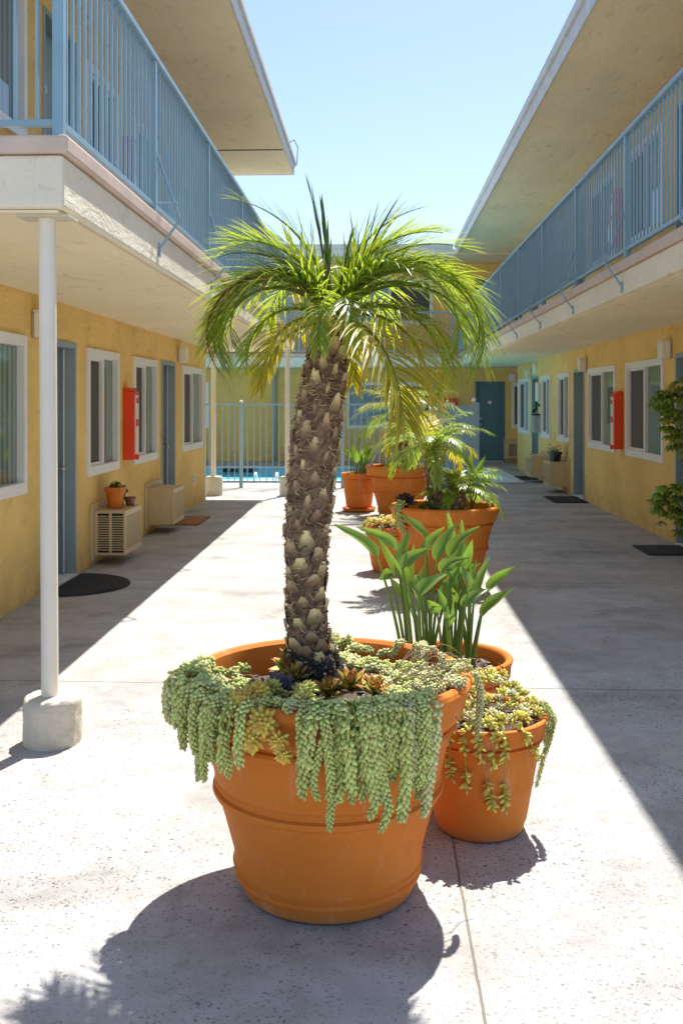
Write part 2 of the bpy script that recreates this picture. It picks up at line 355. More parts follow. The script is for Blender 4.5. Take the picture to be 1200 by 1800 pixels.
def wall_with_openings(F, a0, a1, z0, z1, holes, thick=.2):
    mb = MB(); A = sorted({a0, a1, *[h[0] for h in holes], *[h[1] for h in holes]}); Z = sorted({z0, z1, *[h[2] for h in holes], *[h[3] for h in holes]})
    def inside(a, z): return any(h[0] < a < h[1] and h[2] < z < h[3] for h in holes)
    for i in range(len(A)-1):
        for j in range(len(Z)-1):
            if inside((A[i]+A[i+1])/2, (Z[j]+Z[j+1])/2): continue
            for n in (0, -thick):
                mb.add([F.p(A[i],n,Z[j]), F.p(A[i+1],n,Z[j]), F.p(A[i+1],n,Z[j+1]), F.p(A[i],n,Z[j+1])], [(0,1,2,3)])
    for h in holes:
        c = [(h[0],h[2]),(h[1],h[2]),(h[1],h[3]),(h[0],h[3])]
        for k in range(4):
            (pa, pz), (qa, qz) = c[k], c[(k+1)%4]
            mb.add([F.p(pa,0,pz), F.p(qa,0,qz), F.p(qa,-thick,qz), F.p(pa,-thick,pz)], [(0,1,2,3)])
    for a in (a0, a1): mb.add([F.p(a,0,z0), F.p(a,-thick,z0), F.p(a,-thick,z1), F.p(a,0,z1)], [(0,1,2,3)])
    return mb

def window(F, par, a0, a1, z0, z1, screen_first=True, glass='glass'):
    """white slider: frame, fixed pane, screened half"""
    f = .062; mb = MB(); mid = (a0+a1)/2; d0, d1 = -.06, .028
    F.box(mb, a0, a1, d0, d1, z1-f*1.35, z1); F.box(mb, a0, a1, d0, d1, z0, z0+f*1.45)
    F.box(mb, a0, a0+f, d0, d1, z0+f*1.45, z1-f*1.35); F.box(mb, a1-f, a1, d0, d1, z0+f*1.45, z1-f*1.35)
    w = mb.build('window', M['white'], par, bevel=.004)
    mb = MB(); zz0, zz1 = z0+f*1.45, z1-f*1.35; s = .03
    F.box(mb, mid-s, mid+s, -.05, .006, zz0, zz1)
    lo, hi = (a0+f, mid-s) if screen_first else (mid+s, a1-f)
    F.box(mb, lo, hi, -.05, -.004, zz0, zz0+s); F.box(mb, lo, hi, -.05, -.004, zz1-s, zz1)
    e = lo if screen_first else hi-s*.8
    F.box(mb, e, e+s*.8, -.05, -.004, zz0+s, zz1-s)
    mb.build('sash', M['white'], w)
    mb = MB(); F.box(mb, lo, hi, -.046, -.03, zz0+s, zz1-s); mb.build('insect_screen', M['screen'], w)
    lo, hi = (mid+s, a1-f) if screen_first else (a0+f, mid-s)
    mb = MB(); F.box(mb, lo, hi, -.05, -.036, zz0, zz1); mb.build('pane', M[glass], w)
    return w

def door(F, par, a0, a1, z0, z1, leaf='door', frame='frame', hinge_near=True, deep=.13, knob=True):
    f = .05
    mb = MB(); F.box(mb, a0+f, a1-f, -deep-.04, -deep, z0+.02, z1-f); d = mb.build('door', M[leaf], par, bevel=.003)
    mb = MB()
    F.box(mb, a0, a0+f, -deep-.05, .012, z0, z1); F.box(mb, a1-f, a1, -deep-.05, .012, z0, z1); F.box(mb, a0+f, a1-f, -deep-.05, .012, z1-f, z1)
    F.box(mb, a0+f, a0+f+.02, -deep+.002, -deep+.045, z0+.02, z1-f); F.box(mb, a1-f-.02, a1-f, -deep+.002, -deep+.045, z0+.02, z1-f)
    mb.build('door_frame', M[frame], d, bevel=.003)
    mb = MB(); F.box(mb, a0+f, a1-f, -deep-.05, .03, z0, z0+.018); mb.build('threshold', M['coping'], d)
    mb = MB(); a = a1-f-.012 if hinge_near else a0+f+.012
    F.box(mb, a-.034, a-.01, -deep+.0465, -deep+.053, z0+.03, z1-f-.01); mb.build('weather_strip', M['white'], d)
    if knob:
        k = a1-f-.1 if hinge_near else a0+f+.1
        mb = MB(); c = Vector(F.p(k, -deep, z0+.97))
        mb.tube([c, c+F.n*.02, c+F.n*.05, c+F.n*.055, c+F.n*.08], [.03,.012,.012,.028,.02], 10); mb.build('door_handle', M['metal'], d, smooth=True)
        mb = MB(); c = Vector(F.p(k, -deep, z0+1.13)); mb.tube([c, c+F.n*.02], [.027,.025], 10); mb.build('deadbolt', M['metal'], d)
    mb = MB(); c = Vector(F.p((a0+a1)/2, -deep, z0+1.55)); mb.tube([c, c+F.n*.006], .045, 16); mb.build('number_plate', M['lampglass'], d)
    return d

UP = 2.72
WH = (.86, 2.08)
# ---- left wing: faces the court with its wall at x = -2.72
LW = thing('apartment_wing', 'two storey gold stucco wing on the left of the court with the cream footed posts', 'building', (-2.72, 6, 0))
def wl_(mb, name, mat, par=None, **k):
    """build in world numbers under a wing whose empty is off the origin"""
    return mb.build(name, mat, par, **k)
class Sub:  # facade in the wing's local frame
    pass
LF = Face((0, -6, 0), (0, 1, 0), (1, 0, 0))          # local: a = world y
LWIN = [(6.0,7.63), (9.28,10.42), (11.08,12.26), (13.9,15.52)]
LDOOR = [(8.05,8.95), (12.55,13.42)]
holes = []
for u in (0, UP):
    holes += [(a, c, WH[0]+u, WH[1]+u) for a, c in LWIN] + [(a, c, u+.0, u+2.1) for a, c in LDOOR]
mb = wall_with_openings(LF, 4.44, 15.75, 0, 5.2, holes); 
LF.box(mb, 15.55, 15.75, -6, -.2, 0, 5.2); LF.box(mb, 4.44, 4.64, -6, -.2, 0, 5.2); LF.box(mb, 4.64, 15.55, -6, -5.8, 0, 5.2)
mb.build('wall', M['wall'], LW)
for u in (0, UP):
    for a, c in LWIN: window(LF, LW, a, c, WH[0]+u, WH[1]+u, True, 'glass' if u == 0 else 'glassblue')
    for i, (a, c) in enumerate(LDOOR): door(LF, LW, a, c, u, u+2.1, 'door' if u == 0 else 'frame', 'frame', True)
mb = MB(); LF.box(mb, 4.42, 15.75, .0, 1.32, 2.44, 2.68); LF.box(mb, 15.752, 17.0, -6, 1.32, 2.44, 2.68)
sl = mb.build('balcony_slab', M['fascia'], LW, bevel=.018)
mb = MB(); LF.box(mb, 4.40, 17.02, 0.004, 1.345, 2.683, 2.765)
c_ = mb.build('slab_cap', M['cap'], sl, bevel=.012)
mb = MB(); LF.box(mb, 4.45, 15.75, .004, 1.285, 2.425, 2.437); LF.box(mb, 15.754, 16.96, -5.9, 1.285, 2.425, 2.437)
mb.build('soffit', M['soffit'], sl)
mb = MB(); LF.box(mb, 3.9, 15.9, -6.5, 1.395, 5.205, 5.36); rf = mb.build('roof', M['soffit'], LW)
mb = MB(); LF.box(mb, 3.9, 15.925, 1.398, 1.42, 5.20, 5.36); LF.box(mb, 3.87, 15.94, 1.39, 1.45, 5.363, 5.43); LF.box(mb, 3.875, 3.897, -6.5, 1.396, 5.20, 5.36); LF.box(mb, 3.86, 3.92, -6.5, 1.388, 5.363, 5.43); LF.box(mb, 15.903, 15.925, -6.5, 1.396, 5.20, 5.36); LF.box(mb, 15.88, 15.94, -6.5, 1.388, 5.363, 5.43)
mb.build('fascia', M['trim'], rf, bevel=.006)
mb = MB(); mb.tube([(1.46,8.6,5.38),(1.50,8.9,5.5),(1.53,9.2,5.46),(1.5,9.4,5.25),(1.45,9.2,5.14)], .006, 5); mb.build('cable', M['dark'], rf, smooth=True)
mb = MB(); LF.box(mb, 14.3, 14.325, .1, 1.38, 5.196, 5.2045); mb.build('soffit_joint', M['dark'], rf)
mb = MB(); LF.box(mb, 15.70, 15.78, -.02, .02, 0, 2.42); mb.build('corner_trim', M['postpaint'], LW)

# ---- right wing: wall at x = 3.31
RW = thing('apartment_wing', 'two storey gold stucco wing shading the right walkway, with its long blue railed balcony', 'building', (3.31, 6, 0))
RF = Face((0, -6, 0), (0, 1, 0), (-1, 0, 0))
RWIN = [(6.3,8.0), (11.55,13.25), (13.85,15.6), (17.1,18.2), (18.95,20.0), (21.55,23.15)]
RDOOR = [(10.2,11.12), (15.92,16.78), (20.4,21.25)]
holes = []
for u in (0, UP): holes += [(a, c, WH[0]+u, WH[1]+u) for a, c in RWIN] + [(a, c, u, u+2.1) for a, c in RDOOR]
mb = wall_with_openings(RF, 5.4, 23.45, 0, 5.2, holes)
RF.box(mb, 23.25, 23.45, -6, -.2, 0, 5.2); RF.box(mb, 5.4, 5.6, -6, -.2, 0, 5.2); RF.box(mb, 5.6, 23.25, -6, -5.8, 0, 5.2)
mb.build('wall', M['wall'], RW)
for u in (0, UP):
    for i, (a, c) in enumerate(RWIN): window(RF, RW, a, c, WH[0]+u, WH[1]+u, i < 1, 'glass' if u == 0 and i < 4 else 'glassblue')
    for i, (a, c) in enumerate(RDOOR): door(RF, RW, a, c, u, u+2.1, 'teal' if i == 2 else ('door' if u == 0 else 'frame'), 'frame', False)
mb = MB(); RF.box(mb, 5.4, 23.45, 0, 1.31, 2.44, 2.63); sl = mb.build('balcony_slab', M['fascia'], RW, bevel=.015)
mb = MB(); RF.box(mb, 5.38, 24.6, .004, 1.335, 2.633, 2.712); mb.build('slab_cap', M['cap'], sl, bevel=.01)
mb = MB(); RF.box(mb, 5.44, 23.45, .004, 1.275, 2.426, 2.437); mb.build('soffit', M['soffit'], sl)
mb = MB(); RF.box(mb, 4.9, 24.55, -6.5, 1.32, 5.205, 5.34); rf = mb.build('roof', M['soffit'], RW)
mb = MB(); RF.box(mb, 4.9, 24.56, 1.323, 1.345, 5.16, 5.34); RF.box(mb, 4.87, 24.57, 1.31, 1.375, 5.343, 5.46); RF.box(mb, 4.875, 4.897, -6.5, 1.32, 5.16, 5.34); RF.box(mb, 4.86, 4.92, -6.5, 1.308, 5.343, 5.46)
mb.build('fascia', M['trim'], rf, bevel=.006)

# ---- far wing closing the court
FW = thing('apartment_wing', 'gold stucco wing closing the far end of the court behind the pool', 'building', (0, 26.2, 0))
FF = Face((0, 0, 0), (1, 0, 0), (0, -1, 0))           # local: a = world x
FWIN = [(-.75,1.5), (3.55,4.6), (-6.2,-4.4)]
FDOOR = [(2.6,3.38)]
holes = []
for u in (0, UP): holes += [(a, c, WH[0]+u, WH[1]+u) for a, c in FWIN] + [(a, c, u, u+2.1) for a, c in FDOOR]
mb = wall_with_openings(FF, -14, 10, 0, 5.2, holes); FF.box(mb, -14, 10, -5, -4.8, 0, 5.2); FF.box(mb, -14, -13.8, -4.8, -.2, 0, 5.2); FF.box(mb, 9.8, 10, -4.8, -.2, 0, 5.2)
mb.build('wall', M['wall'], FW)
for u in (0, UP):
    for a, c in FWIN: window(FF, FW, a, c, WH[0]+u, WH[1]+u, a > 3, 'glassblue')
    for a, c in FDOOR: door(FF, FW, a, c, u, u+2.1, 'teal', 'teal', False, .06)
mb = MB(); FF.box(mb, -14, 3.30, .0, 1.5, 2.44, 2.68); FF.box(mb, 3.31, 10, 0, 1.5, 2.44, 2.63); sl = mb.build('balcony_slab', M['fascia'], FW, bevel=.015)
mb = MB(); FF.box(mb, -14, 1.96, .004, 1.525, 2.683, 2.765); mb.build('slab_cap', M['cap'], sl, bevel=.01)
mb = MB(); FF.box(mb, -14, 1.9, .004, 1.47, 2.426, 2.437); mb.build('soffit', M['soffit'], sl)
mb = MB(); FF.box(mb, -14, 10, -5.5, 1.6, 5.208, 5.338); rf = mb.build('roof', M['soffit'], FW)
mb = MB(); FF.box(mb, -14, 1.93, 1.603, 1.625, 5.16, 5.34); FF.box(mb, -14, 1.9, 1.59, 1.66, 5.343, 5.46); mb.build('fascia', M['trim'], rf, bevel=.006)
mb = MB(); FF.box(mb, -2.70, -2.62, .02, .1, 0, 2.42); mb.build('downspout', M['frame'], FW)

# ------------------------------------------------------------------ balcony railings
def railing(label, x, side, posts, ztop, zbot, zslab, braces, fascia_x, ends=()):
    """side = +1 when the court lies towards +x"""
    y0, y1 = posts[0], posts[-1]
    t = thing('balcony_railing', label, 'railing', (x, y0, zslab))
    def w(p): return (p[0]-x, p[1]-y0, p[2]-zslab)
    for i, y in enumerate(posts):
        mb = MB(); mb.box(w((x-.025, y-.025, zslab+.002)), w((x+.025, y+.025, ztop-.02))); mb.build('post', M['rail'], t, bevel=.004)
    mb = MB(); mb.box(w((x-.03, y0-.026, ztop-.019)), w((x+.03, y1+.026, ztop+.022)))
    for e in ends: mb.box(w((x-.0301*side, e-.03, ztop-.019)), w((x-1.2*side, e+.03, ztop+.022)))
    mb.build('top_rail', M['rail'], t, bevel=.006)
    for a, b_ in zip(posts[:-1], posts[1:]):
        mb = MB(); mb.box(w((x-.018, a+.026, zbot-.014)), w((x+.018, b_-.026, zbot+.014)))
        n = round((b_-a)/.1)
        for k in range(1, n):
            y = a + (b_-a)*k/n; mb.box(w((x-.0075, y-.0075, zbot+.0142)), w((x+.0075, y+.0075, ztop-.0192)))
        mb.build('baluster_panel', M['rail'], t)
    for e in ends:
        mb = MB(); mb.box(w((x-.026*side, e-.018, zbot-.014)), w((x-1.2*side, e+.018, zbot+.014)))
        for k in range(1, 12): mb.box(w((x-.1*k*side-.0075, e-.0075, zbot+.0142)), w((x-.1*k*side+.0075, e+.0075, ztop-.0192)))
        mb.build('baluster_panel', M['rail'], t)
    for y in braces:
        yy = y+.035; mb = MB()
        A = (x, yy, zslab+.46); B = (x+side*.17, yy, zslab-.02); Cc = (fascia_x+side*.012, yy, zslab-.2)
        mb.tube([w(A), w(B)], .0085, 8); mb.tube([w(B), w(Cc)], .0085, 8); mb.tube([w((x, yy, zbot+.02)), w((x+side*.15, yy, zbot+.02))], .007, 8)
        mb.box(w((fascia_x+side*.003, yy-.014, zslab-.26)), w((fascia_x+side*.014, yy+.014, zslab-.17)))
        mb.build('brace', M['rail'], t)
    return t
lp = [4.46, 6.35, 8.4, 10.5, 12.6, 14.7, 16.95]
railing('slate blue balcony railing over the left walkway', -1.43, 1, lp, 3.78, 2.83, 2.765, lp[1:-1], -1.40, ends=(4.46,))
rp = [5.44, 6.12, 8.12, 10.12, 12.12, 14.12, 16.12, 18.12, 20.12, 22.12, 24.4]
railing('long slate blue balcony railing over the shaded right walkway', 2.03, -1, rp, 3.74, 2.80, 2.712, rp[1:-1], 2.0, ends=(5.44,))
# railing of the far balcony runs along x
def railing_x(label, y, xs, ztop, zbot, zslab):
    t = thing('balcony_railing', label, 'railing', (xs[0], y, zslab))
    def w(p): return (p[0]-xs[0], p[1]-y, p[2]-zslab)
    for x in xs:
        mb = MB(); mb.box(w((x-.025,y-.025,zslab+.002)), w((x+.025,y+.025,ztop-.02))); mb.build('post', M['rail'], t)
    mb = MB(); mb.box(w((xs[0]-.026,y-.03,ztop-.019)), w((xs[-1]+.026,y+.03,ztop+.022))); mb.build('top_rail', M['rail'], t)
    for a, b_ in zip(xs[:-1], xs[1:]):
        mb = MB(); mb.box(w((a+.026,y-.018,zbot-.014)), w((b_-.026,y+.018,zbot+.014))); n = round((b_-a)/.1)
        for k in range(1, n):
            x = a+(b_-a)*k/n; mb.box(w((x-.0075,y-.0075,zbot+.0142)), w((x+.0075,y+.0075,ztop-.0192)))
        mb.build('baluster_panel', M['rail'], t)
railing_x('blue balcony railing of the far wing above the pool', 24.74, [-7.9, -5.9, -3.9, -1.9, .1, 1.9], 3.78, 2.83, 2.765)
railing_x('blue balcony railing across the far end of the left wing', 16.95, [-7.4, -5.4, -3.4, -1.5], 3.78, 2.83, 2.765)

# ------------------------------------------------------------------ posts with footings
def support_post(label, x, y, h, base_r=.13, base_h=.215, lean=0, beam_h=2.425):
    t = thing('support_post', label, 'post', (x, y, 0), 0, 'cream posts carrying the left balcony')
    mb = MB(); prof = [(0,base_h-.004),(.6*base_r,base_h)]
    mb2 = MB(); n = 56; rows = 14; vs = []
    for j in range(rows+1):
        z = base_h*j/rows
        for k in range(n):
            a = 2*math.pi*k/n; q = base_r*(1.015-.03*j/rows)
            if j == rows: q -= .012
            q += .006*mnoise.noise(Vector((math.cos(a)*3+x, math.sin(a)*3, z*14)))+.004*mnoise.noise(Vector((math.cos(a)*9, math.sin(a)*9+y, z*40)))
            vs.append((q*math.cos(a), q*math.sin(a), z if j < rows else base_h))
    fs = [(j*n+k, j*n+(k+1)%n, (j+1)*n+(k+1)%n, (j+1)*n+k) for j in range(rows) for k in range(n)] + [tuple(rows*n+k for k in range(n))]
    mb2.add(vs, fs); mb2.build('footing', M['base'], t, autos=50)
    mb = MB(); mb.tube([(-.012,0,base_h-.01), (-.012-lean, 0, beam_h-.012)], .039, 24); mb.build('pole', M['postpaint'], t, autos=40)
    mb = MB(); mb.box((-.13-lean,-.07,beam_h-.0125), (.11-lean,.07,beam_h-.001)); mb.build('top_plate', M['base'], t)
    return t
support_post('near cream post on a round stucco footing, carrying the corner of the left balcony', -1.49, 4.55, 2.42, lean=.012)
support_post('slim far cream post next to the left stucco wall corner', -2.70, 16.6, 2.42, .14, .32)
support_post('slim cream post by the pool fence, half hidden by the big palm trunk', -1.46, 16.6, 2.42, .14, .32)

# ------------------------------------------------------------------ pool fence and gate
t = thing('pool_fence', 'pale blue grey metal bar fence in front of the pool', 'fence', (-6, 18.1, 0))
fxs = [-6, -4.2, -2.45, -.6, 1.3]
for x in fxs:
    mb = MB(); mb.box((x+6-.03,-.03,0), (x+6+.03,.03,1.54)); mb.build('post', M['panel'], t)
    mb = MB(); mb.lathe([(.0,1.60),(.02,1.595),(.032,1.57),(.02,1.545),(0,1.54)], 12, (x+6,0,0)); mb.build('post_cap', M['white'], t, smooth=True)
for a, b_ in zip(fxs[:-1], fxs[1:]):
    mb = MB(); mb.box((a+6.031,-.018,1.5), (b_+5.969,.018,1.535)); mb.box((a+6.031,-.018,.10), (b_+5.969,.018,.13)); n = round((b_-a)/.115)
    for k in range(1, n): x = a+6+(b_-a)*k/n; mb.box((x-.008,-.008,.131), (x+.008,.008,1.499))
    mb.build('bar_panel', M['panel'], t)
t = thing('pool_gate', 'solid pale blue gate panel at the right end of the pool fence', 'gate', (1.34, 18.1, 0))
mb = MB(); mb.box((.0,-.015,.08), (.44,.015,1.5)); mb.build('gate_panel', M['panel'], t)
mb = MB(); mb.box((.45,-.04,0), (.53,.04,1.56)); mb.build('gate_post', M['panel'], t)
mb = MB(); mb.lathe([(0,1.64),(.03,1.63),(.045,1.60),(.03,1.57),(0,1.562)], 12, (.44,0,0)); mb.build('latch_knob', M['white'], t, smooth=True)
t = thing('pool_sign', 'white notice board with blue lettering on the pool fence beside the gate', 'sign', (1.12, 18.05, 1.13))
mb = MB(); mb.box((-.28,-.006,-.14), (.24,.006,.14)); mb.build('sign_board', M['paper'], t)
cu = bpy.data.curves.new('t', 'FONT'); cu.body = 'NO'; cu.size = .17; cu.extrude = .002; cu.align_x = 'CENTER'; cu.align_y = 'CENTER'
to = bpy.data.objects.new('t', cu); COL.objects.link(to); bpy.context.view_layer.update()
me = bpy.data.meshes.new_from_object(to.evaluated_get(bpy.context.evaluated_depsgraph_get())); bpy.data.objects.remove(to)
me.materials.clear(); me.materials.append(M['ink'])
lo = bpy.data.objects.new('lettering', me); COL.objects.link(lo); lo.parent = t; lo.location = (.08,-.0085,-.02); lo.rotation_euler = (R(90),0,0)
t = thing('notice_box', 'small red framed notice on the far wall beside the teal door', 'notice', (1.95, 26.18, 1.5))
mb = MB(); mb.box((-.17,-.08,-.16), (.17,-.0,.16)); mb.build('case', M['red'], t, bevel=.006)
mb = MB(); mb.box((-.10,-.086,-.11), (.10,-.081,.05)); mb.build('notice_sheet', M['paper'], t)
t = thing('pool_ladder', 'white pool ladder with two looped handrails at the near pool edge', 'ladder', (-2.35, 19.5, 0))
for s in (-.0, .42):
    mb = MB(); mb.tube([(s,-.3,.03),(s,-.3,.10),(s,-.24,.16),(s,-.1,.18),(s,.1,.16),(s,.16,.1),(s,.16,-.6)], .017, 10); mb.build('handrail', M['white'], t, smooth=True)
for z in (-.25, .02):
    mb = MB(); mb.box((.02,.12,z), (.40,.22,z+.03)); mb.build('step', M['white'], t)
t = thing('depth_tile', 'row of dark tiles set in the far pool edge on the left', 'tile', (-3.6, 23.285, -.05))
mb = MB()
for k in range(4): mb.box((k*.2, -.02, -.04), (k*.2+.16, -.0, .05))
mb.build('tile_row', M['dark'], t)

# ------------------------------------------------------------------ wall fittings
def facing(side): return R(0) if side > 0 else R(180)     # local +x points out of the wall
def wall_lamp(label, x, y, z, rz):
    t = thing('wall_lamp', label, 'lamp', (x, y, z), rz, 'white box lamps beside the doors')
    mb = MB(); mb.box((.001,-.075,-.095), (.02,.075,.095)); mb.build('back_plate', M['metal'], t)
    mb = MB(); mb.box((.021,-.085,-.1), (.125,.085,.1)); mb.build('lamp_shade', M['lampglass'], t, bevel=.012)
    mb = MB(); mb.box((.021,-.087,.1005), (.127,.087,.112)); mb.build('lamp_lid', M['white'], t)
    return t
wall_lamp('white box lamp behind the near cream post', -2.72, 7.86, 2.18, 0)
wall_lamp('white box lamp above the left window nearest the pool', -2.72, 13.66, 2.21, 0)
wall_lamp('white box lamp at the top corner of the nearest right window', 3.31, 11.32, 2.15, R(180))
wall_lamp('white box lamp above the second door along the right wall', 3.31, 15.8, 2.14, R(180))
wall_lamp('small white box lamp beside the round wall disc near the far right corner', 3.31, 21.35, 2.15, R(180))
wall_lamp('small white box lamp on the far wall right of the teal door', 3.55, 26.2, 2.19, R(-90))
t = thing('alarm_bell', 'round white disc mounted high on the right wall by the far corner', 'bell', (3.31, 20.75, 2.26), R(180))
mb = MB(); mb.tube([(.001,0,0),(.04,0,0),(.055,0,0)], [.125,.125,.1], 28); mb.build('disc', M['lampglass'], t, autos=40)

def fire_cabinet(label, x, y, z, rz):
    t = thing('fire_cabinet', label, 'cabinet', (x, y, z), rz, 'red fire extinguisher cabinets')
    mb = MB(); mb.box((.002,-.105,0), (.125,.105,.74)); mb.box((.002,-.105,.74), (.10,.105,.78)); mb.build('case', M['red'], t, bevel=.008)
    mb = MB(); mb.box((.1255,-.075,.06), (.131,.075,.70)); mb.build('glazed_door', M['lampglass'], t)
    mb = MB(); mb.tube([(.1315,.0,.64),(.14,0,.64)], .03, 10); mb.box((.1315,-.05,.36), (.134,.05,.44)); mb.build('label_plate', M['redink'], t)
    mb = MB(); mb.box((.126,-.025,.0), (.15,.025,.05)); mb.build('latch', M['red'], t)
    return t
fire_cabinet('red fire cabinet between two windows on the left ground floor', -2.72, 10.75, .94, 0)
fire_cabinet('red fire cabinet between two windows on the right ground floor', 3.31, 13.55, .93, R(180))
fire_cabinet('red fire cabinet behind the bars of the left balcony', -2.72, 10.75, .94+UP, 0)
fire_cabinet('red fire cabinet behind the bars of the right balcony', 3.31, 13.55, .93+UP, R(180))

def ac_unit(label, x, y, z, rz, side_louvres=False):
    """local: out of the wall = +x, along = y"""
    t = thing('wall_air_conditioner', label, 'air conditioner', (x, y, z), rz, 'beige air conditioners through the walls')
    w, h, d = .33, .42, .33
    mb = MB(); mb.box((.002,-w-.07,-.05), (.03,w+.07,h+.07)); mb.build('wall_flange', M['ac'], t, bevel=.004)
    mb = MB(); e = .022
    mb.box((.031,-w,h-e), (d,w,h)); mb.box((.031,-w,0), (d,w,e))
    for sy in (-1, 1):
        a, b_ = sorted((sy*w, sy*(w-e))); 
        mb.box((.031,a,e), (.06,b_,h-e)); mb.box((d-e,a,e), (d,b_,h-e)); mb.box(((.06+d-e)/2-.012,a,e), ((.06+d-e)/2+.012,b_,h-e))
    mb.box((d-e,-w+e,h-e-.03), (d,w-e,h-e)); mb.box((d-e,-w+e,e), (d,w-e,e+.03))
    if not side_louvres:
        for sy in (-1, 1): mb.box((.06,sy*(w-.012),e), (d-e,sy*(w-.002),h-e))
    c = mb.build('cabinet', M['ac'], t, bevel=.003)
    mb = MB(); mb.box((.04,-w+.03,.024), (d-.03,w-.03,h-.024)); mb.build('core', M['dark'], c)
    mb = MB()
    for k in range(15):
        z0 = .05+k*(h-.1)/14
        for sy in ((-1, 1) if side_louvres else ()): mb.box((.06,sy*(w-.018),z0-.006), (d-e,sy*(w-.006),z0+.004))
    for k in range(15): z0 = .065+k*(h-.13)/14; mb.box((d-.018,-w+e,z0-.005), (d-.007,w-e,z0+.004))
    for k in range(1, 9): y0 = -w+k*2*w/9; mb.box((d-.019,y0-.004,e+.03), (d-.0055,y0+.004,h-e-.03))
    mb.build('louvres', M['ac'], t)
    return t
ac_unit('beige wall air conditioner carrying a terracotta pot, near the black mat', -2.72, 9.78, .10, 0, True)
ac_unit('beige wall air conditioner beside the brown mat on the left', -2.72, 12.05, .11, 0)
ac_unit('beige wall air conditioner with flower pots on top, under a right window', 3.31, 17.5, .11, R(180))
ac_unit('beige wall air conditioner farther along the right wall, nothing on top', 3.31, 19.6, .11, R(180))
ac_unit('dark shaded air conditioner low on the far wall in the right corner', 3.75, 26.2, .11, R(-90))

t = thing('door_mailbox', 'grey mailbox with paper tube and black hook on the right wall', 'mailbox', (3.31, 20.1, 0), R(180))
mb = MB(); mb.box((.002,-.1,.95), (.16,.1,1.3)); mb.build('box', M['door'], t, bevel=.01)
mb = MB(); mb.box((.0,-.12,1.301), (.18,.12,1.325)); mb.build('lid', M['dark'], t)
mb = MB(); mb.tube([(.02,0,1.48),(.1,0,1.56),(.1,0,1.42),(.17,0,1.36)], .025, 8); mb.build('hook', M['dark'], t)
mb = MB(); mb.tube([(.06,-.02,1.58),(.06,-.02,1.95)], .05, 14); mb.build('paper_tube', M['white'], t, autos=40)
t = thing('wall_socket', 'small white outlet cover low on the left wall near the pool', 'outlet', (-2.72, 14.75, .42))
mb = MB(); mb.box((.001,-.045,-.07), (.02,.045,.07)); mb.build('cover_plate', M['white'], t, bevel=.004)
mb = MB(); mb.box((.0205,-.02,-.045), (.026,.02,-.01)); mb.box((.0205,-.02,.01), (.026,.02,.045)); mb.build('socket_face', M['door'], t)

# ------------------------------------------------------------------ doormats
mb = MB(); n = 40; pts = [(0, -.53)] + [(.56*math.sin(math.pi*k/n), -.53*math.cos(math.pi*k/n)) for k in range(1, n)] + [(0, .53)]
vs = [(x,y,.004) for x,y in pts] + [(x*.985,y*.985,.016) for x,y in pts]; k = len(pts)
mb.add(vs, [tuple(range(k,2*k))] + [(i,(i+1)%k,k+(i+1)%k,k+i) for i in range(k)])
tag(mb.build('doormat', M['blackmat'], loc=(-2.66,8.42,0)), 'black half round rubber doormat at the left door', 'doormat')
def mat_rect(label, x0, x1, y0, y1, m):
    mb = MB(); mb.box((x0-(x0+x1)/2,y0-(y0+y1)/2,.004), (x1-(x0+x1)/2,y1-(y0+y1)/2,.018)); return tag(mb.build('doormat', M[m], loc=((x0+x1)/2,(y0+y1)/2,0), bevel=.004), label, 'doormat')
mat_rect('brown coir doormat beside the left air conditioner', -2.66, -2.24, 12.55, 13.45, 'coir')
mat_rect('dark grey doormat under the leafy plant at the right edge', 2.78, 3.28, 10.25, 10.9, 'navymat')
mat_rect('black doormat at the second right door, before the potted air conditioner', 2.76, 3.28, 15.5, 16.5, 'blackmat')
mat_rect('black doormat farthest along the right walkway, by the empty topped air conditioner', 2.78, 3.26, 20.1, 20.95, 'blackmat')

# ------------------------------------------------------------------ terracotta pots
def big_pot(label, x, y, rz=0):
    t = thing('terracotta_pot', label, 'plant pot', (x, y, 0), rz, 'terracotta pots down the middle of the court')
    prof = [(0,.003),(.262,.003),(.277,.008),(.283,.02),(.288,.045),(.299,.050),(.303,.059),(.299,.067),(.294,.071),(.295,.080),(.306,.085),(.309,.094),(.303,.101),
            (.306,.14),(.333,.24),(.354,.312),(.356,.3135),(.369,.321),(.374,.331),(.3735,.340),(.363,.346),(.3625,.351),(.3685,.356),(.368,.363),(.3645,.369),
            (.383,.45),(.397,.518),(.398,.521),(.412,.526),(.417,.536),(.412,.546),(.398,.550),(.396,.557),(.424,.566),(.436,.580),
            (.444,.600),(.453,.640),(.459,.652),(.466,.664),(.468,.676),(.462,.688),(.450,.695),(.436,.694),(.424,.684),(.420,.668),(.405,.58),(.397,.52)]
    mb = MB(); mb.lathe(prof, 96); mb.build('pot_body', M['terra'], t, autos=32)
    mb = MB(); mb.lathe([(.403,.585),(.3,.60),(.15,.605),(0,.607)], 48); mb.build('potting_soil', M['soil'], t, smooth=True)
    return t
